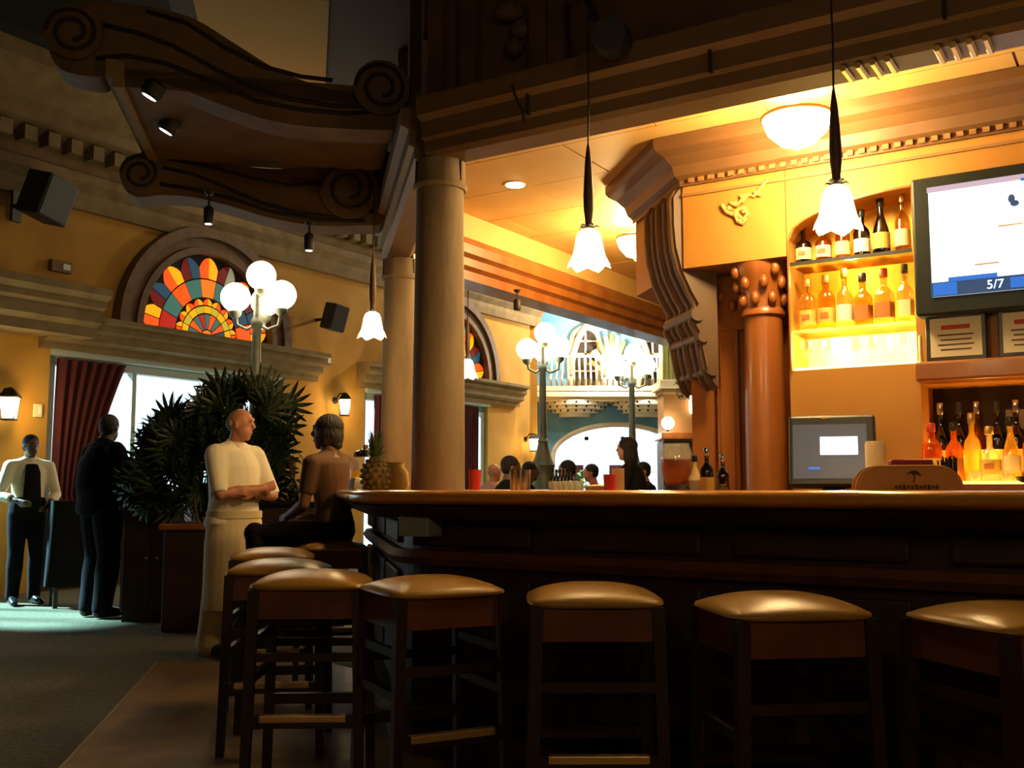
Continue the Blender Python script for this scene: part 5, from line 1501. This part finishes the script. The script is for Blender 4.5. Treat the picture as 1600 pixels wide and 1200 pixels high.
    for S, sx in (('R', 1), ('L', -1)):
        arm_tube(b, S, 0, 1.2)
        leg_tube(b, S, 0)
        an, to = P['an' + S], P['to' + S]
        b.tube([an + Vector((0, -.03, -.04)) * s, lerp(an, to, .4) + Vector((0, 0, -.025)) * s, to], [.036 * s, .036 * s, .026 * s], 12, round_ends=True)
        # hand: palm, four unequal bent fingers, thumb from the side of the palm
        wr, el = P['wr' + S], P['el' + S]
        d = Vector(J['hd' + S]).normalized() if J and 'hd' + S in J else (wr - el).normalized()
        pn = Vector(J['hp' + S]).normalized() if J and 'hp' + S in J else Vector((-sx, .15, 0)).normalized()
        pn = (pn - d * pn.dot(d)).normalized()
        wd = d.cross(pn) * sx
        b.tube([wr - d * .01 * s, wr + d * .04 * s, wr + d * .085 * s], [(.024 * s, .017 * s), (.038 * s, .014 * s), (.039 * s, .012 * s)], 12, lateral=wd, round_ends=True)
        for k, (o_, L) in enumerate(((-.029, .070), (-.010, .080), (.010, .075), (.028, .058))):
            base = wr + (d * .085 + wd * o_) * s
            p1 = base + (d * L * .42 + pn * .006) * s; p2 = p1 + (d * L * .30 + pn * L * .22) * s; p3 = p2 + (d * L * .14 + pn * L * .22) * s
            b.tube([base - d * .02 * s, base, p1, p2, p3], [.0095 * s, .0095 * s, .009 * s, .0085 * s, .0075 * s], 8, round_ends=True)
        tb_ = wr + (d * .025 - wd * .030) * s
        t1 = tb_ + (d * .032 - wd * .022 + pn * .010) * s; t2 = t1 + (d * .026 - wd * .004 + pn * .010) * s
        b.tube([tb_ + wd * .012 * s, tb_, t1, t2], [.012 * s, .0125 * s, .011 * s, .009 * s], 8, round_ends=True)
    fuse(b, 'body', sk or skin, root, vox)
    if face:
        for sx in (-1, 1): MB().ball((0, 0, 0), (.0095 * s, .004 * s, .006 * s), 8, 6, mtx=HM @ Matrix.Translation((sx * .030, .0845, .028))).build('eye', hair_dark, root, smooth=True)
        MB().ball((0, 0, 0), (.019 * s, .006 * s, .0035 * s), 8, 6, mtx=HM @ Matrix.Translation((0, .090, -.052))).build('mouth', cloth_brown, root, smooth=True)
    for nm, m, f0, f1, add, sleeve, flare in tops:
        q = MB(); torso(q, f0, f1, add, flare)
        if sleeve:
            for S in 'RL': arm_tube(q, S, add + (.002 if sleeve == .75 else 0), sleeve, round_=False)
        fuse(q, nm, m, root, vox * 1.1, 4)
        if sleeve and f1 >= .96 and nm != 'top':
            c = MB(); c.tube([nk + Vector((0, 0, -.025)) * s, lerp(nk, hd, .28)], [.070 * s, .064 * s], 16); c.build('collar', m, root, smooth=50)
    if legs:
        nm, m, add, flare = legs
        q = MB(); torso(q, -.2, .13, add)
        for S in 'RL': leg_tube(q, S, add, 1.0, flare)
        fuse(q, nm, m, root, vox * 1.1, 4)
    if apron:
        m, z1, z0 = apron
        q = MB(); q.tube([(pe.x, pe.y + .01, z1 * s), (pe.x, pe.y + .02, (z1 * .7 + z0 * .3) * s), (pe.x, pe.y + .03, (z1 * .3 + z0 * .7) * s), (pe.x, pe.y + .03, z0 * s)],
                         [(.172 * g * s, .145 * g * s), (.195 * g * s, .165 * g * s), (.205 * g * s, .17 * g * s), (.21 * g * s, .175 * g * s)], 24, lateral=lat)
        fuse(q, 'apron', m, root, vox * 1.3, 3)
        q = MB(); q.tube([(pe.x, pe.y + .01, (z1 - .02) * s), (pe.x, pe.y + .01, (z1 + .03) * s)], [(.180 * g * s, .155 * g * s)] * 2, 24, lateral=lat); q.build('apron_band', m, root, smooth=50)
    if shoes:
        for S in 'RL':
            an, to = P['an' + S], P['to' + S]
            fd = (to - an); fd.z = 0; fd.normalize()
            q = MB(); q.tube([an - fd * .035 * s + Vector((0, 0, -.035)) * s, lerp(an, to, .35) + Vector((0, 0, -.012)) * s, lerp(an, to, .8) + Vector((0, 0, .004)) * s, to + fd * .03 * s],
                             [(.044 * s, .046 * s), (.045 * s, .048 * s), (.046 * s, .034 * s), (.036 * s, .026 * s)], 14, lateral=(fd.y, -fd.x, 0), round_ends=True)
            fuse(q, 'shoe', shoes, root, max(vox, .009), 2)
    if hair:
        q = MB()
        if hair_style == 'short':
            q.ball((0, -.016, .040), (.081, .094, .086), 18, 12, mtx=HM); q.ball((0, -.040, .0), (.076, .066, .07), 14, 10, mtx=HM)
        elif hair_style == 'bob':
            q.ball((0, -.018, .040), (.086, .100, .090), 18, 12, mtx=HM); q.ball((0, -.045, -.02), (.086, .072, .10), 16, 12, mtx=HM)
            for sx in (-1, 1): q.ball((sx * .070, -.010, -.03), (.022, .045, .075), 10, 8, mtx=HM)
            q.ball((.0, -.075, -.085), (.06, .035, .03), 10, 8, mtx=HM)
        elif hair_style == 'long':
            q.ball((0, -.018, .040), (.088, .102, .092), 18, 12, mtx=HM); q.ball((0, -.055, -.06), (.090, .065, .14), 16, 12, mtx=HM)
            for sx in (-1, 1): q.ball((sx * .078, -.01, -.05), (.024, .05, .12), 10, 8, mtx=HM)
        elif hair_style == 'fringe':
            q.ball((0, -.055, .005), (.078, .056, .05), 14, 10, mtx=HM)
        fuse(q, 'hair', hair, root, max(.007, vox * .8), 2)
    if tie:
        a, c = T(.93), T(.15)
        q = MB(); f_ = Vector((0, .13, 0)) * s
        q.tube([a + f_ * .75, lerp(a, c, .2) + f_ * 1.12, lerp(a, c, .9) + f_ * 1.15], [(.055, .012), (.070, .014), (.085, .014)], 8, lateral=lat); q.build('scarf', tie, root, smooth=40)
    return root

cp = at(359, 1010, 7.12)
figure('bald chef in white short-sleeved jacket and long cream apron standing with crossed arms', (cp.x, cp.y, 0), R(-122), 1.68,
       J=dict(elR=(.25, .13, 1.13), wrR=(-.02, .27, 1.17), hdR=(-1, .02, .22), hpR=(.1, -1, 0), elL=(-.25, .13, 1.12), wrL=(.03, .24, 1.14), hdL=(1, -.05, .15), hpL=(-.1, -1, 0),
              head=(0, .05, 1.625), anR=(.14, -.05, .085), knR=(.12, 0, .5), anL=(-.12, .02, .085)),
       girth=1.16, sk=skin_pink, tops=[('jacket', cloth_white, -.16, .96, .016, .75, .08)], legs=('trousers', cloth_cream, .028, .030), apron=(cloth_cream, .98, .32),
       hair=hair_grey, hair_style='fringe', vox=.0075, head_yaw=R(26), head_pitch=R(-4))
wp_ = Vector((-1.10, 6.32, 0))
th = Vector((-.62, .78, 0)) * .43
hz = .86
figure('woman with short dark hair in a brown top seated sideways on a bar stool', wp_, R(52), 1.62,
       J=dict(pelvis=(0, -.02, .94), neck=(0, .03, 1.43), head=(0, .07, 1.585), shR=(.165, .02, 1.375), shL=(-.165, .02, 1.375), elR=(.20, .0, 1.12), elL=(-.22, .03, 1.11), wrR=(.04, .20, 1.03), wrL=(-.16, .26, 1.03),
              hipR=(.085, .02, .915), hipL=(-.085, .02, .915), knR=(.085 - .30, .36, .935), knL=(-.085 - .31, .30, .925), anR=(-.24, .32, .46), anL=(-.38, .22, .44), toR=(-.33, .43, .41), toL=(-.48, .32, .39)),
       girth=.88, sk=mat('tanned_skin', (0.20, 0.09, 0.042), .55), tops=[('top', cloth_brown, -.06, .96, .010, .5, 0)], legs=('trousers', cloth_black, .014, .008), hair=hair_dark, hair_style='bob', vox=.0075, head_yaw=R(30))
sp = at(152, 955, 9.14)
figure('man in a dark suit seen from behind beside the red curtain', (sp.x, sp.y, 0), R(-38), 1.80,
       J=dict(elL=(-.34, .02, 1.14), wrL=(-.22, .16, .98), elR=(.27, .06, 1.12), wrR=(.18, .28, 1.05), head=(-.02, .06, 1.615)),
       girth=1.32, sk=skin_dark, tops=[('jacket', cloth_navy, -.16, .96, .026, 1.0, .06)], legs=('trousers', cloth_navy, .030, .012), hair=hair_dark, vox=.010, head_yaw=R(25))
lp = at(36, 938, 10.15)
figure('waiter in white shirt and wide dark neck scarf at the left edge', (lp.x, lp.y, 0), R(-140), 1.66,
       J=dict(elL=(-.27, .02, 1.12), elR=(.28, .02, 1.12), wrR=(.16, .22, 1.06), wrL=(-.14, .22, 1.02)),
       sk=skin_dark, tops=[('shirt', cloth_white, -.05, .96, .014, 1.0, 0), ('waistcoat', cloth_black, -.05, .28, .028, 0, 0)], legs=('trousers', cloth_black, .020, .010), hair=hair_dark, vox=.010, tie=cloth_black, head_yaw=R(10))

# guests beyond the bar, seated on tall chairs
SIT = dict(pelvis=(0, -.05, .66), neck=(0, .0, 1.17), head=(0, .05, 1.325), shR=(.18, .0, 1.115), shL=(-.18, .0, 1.115), elR=(.23, .06, .86), elL=(-.23, .06, .86), wrR=(.10, .27, .86), wrL=(-.10, .27, .86),
           hipR=(.09, .0, .64), hipL=(-.09, .0, .64), knR=(.11, .42, .64), knL=(-.11, .42, .64), anR=(.11, .40, .17), anL=(-.11, .40, .17), toR=(.12, .56, .13), toL=(-.12, .56, .13))
def guest_chair(p, rz, label, seat=.56):
    root = empty('dining_chair', label, 'chair', loc=(p.x, p.y, 0), rz=rz, group='tall dining chairs beyond the bar')
    MB().box((0, 0, seat - .03), (.44, .44, .06), bevel=.02).build('seat', wood_dark, root)
    for sx in (-1, 1):
        MB().box((sx * .19, .19, seat / 2 - .03), (.04, .04, seat - .06)).build('leg', leg_wood, root)
        MB().tube([(sx * .19, -.19, 0), (sx * .19, -.19, seat), (sx * .19, -.25, seat + .48)], .02, 8).build('leg', leg_wood, root)
    for z in (.12, .28, .42): MB().box((0, -.20 - z * .11, seat + z), (.38, .025, .07)).build('back_slat', wood_dark, root)
    MB().box((0, .2, .13), (.38, .03, .03)).build('stretcher', leg_wood, root)
GUESTS = [(767, 13.2, -60, skin_pink, cloth_pink, None, 'short', 'bald guest in a pink shirt seated nearest the right edge of the stone column', 'pink'),
          (791, 10.1, -75, skin_dark, cloth_navy, hair_dark, 'short', 'dark-haired guest in dark clothes seated right of the guest in pink', 'dark'),
          (823, 12.2, -80, skin_dark, cloth_navy, hair_dark, 'short', 'guest with dark hair seated just left of the middle lamp post base', 'left'),
          (892, 11.6, 75, skin_pink, cloth_black, hair_dark, 'short', 'guest in black facing left, seated right of the middle lamp post', 'right'),
          (929, 13.4, 85, skin_pink, cloth_red, hair_dark, 'short', 'guest with dark hair and red collar seated in the middle beyond the bar', 'red'),
          (1010, 12.4, 100, skin_pink, cloth_black, hair_dark, 'short', 'guest in black seated behind the dark-haired woman', 'behind')]
for px, d, rz, sk_, c_, h_, hs, lab, nm in GUESTS:
    p = at(px, 764, d)
    figure(lab, (p.x, p.y, 0), R(rz), 1.75, J=SIT, sk=sk_, tops=[('top', c_, -.1, .96, .014, 1.0, 0)], legs=('trousers', cloth_navy, .014, .006), hair=h_, hair_style=hs, vox=.016, face=False)
    guest_chair(p, R(rz), 'dark chair under the ' + lab.replace(', seated', '').split(' seated')[0][:60])
SB = {k: (v[0], v[1], v[2] + .22) for k, v in SIT.items()}
p = at(987, 764, 10.4)
figure('woman with long dark hair in a black top at the far side of the bar', (p.x, p.y, 0), R(70), 1.72, J=SB, sk=skin_pink, tops=[('top', cloth_black, -.1, .96, .014, 1.0, 0)], legs=('trousers', cloth_black, .014, .006), hair=hair_dark, hair_style='long', vox=.012, head_yaw=R(15))
s9 = copy_tree(st0); s9.location = (p.x, p.y - .02, 0); s9.rotation_euler = (0, 0, R(70)); s9['label'] = 'bar stool under the dark-haired woman at the far side of the bar'
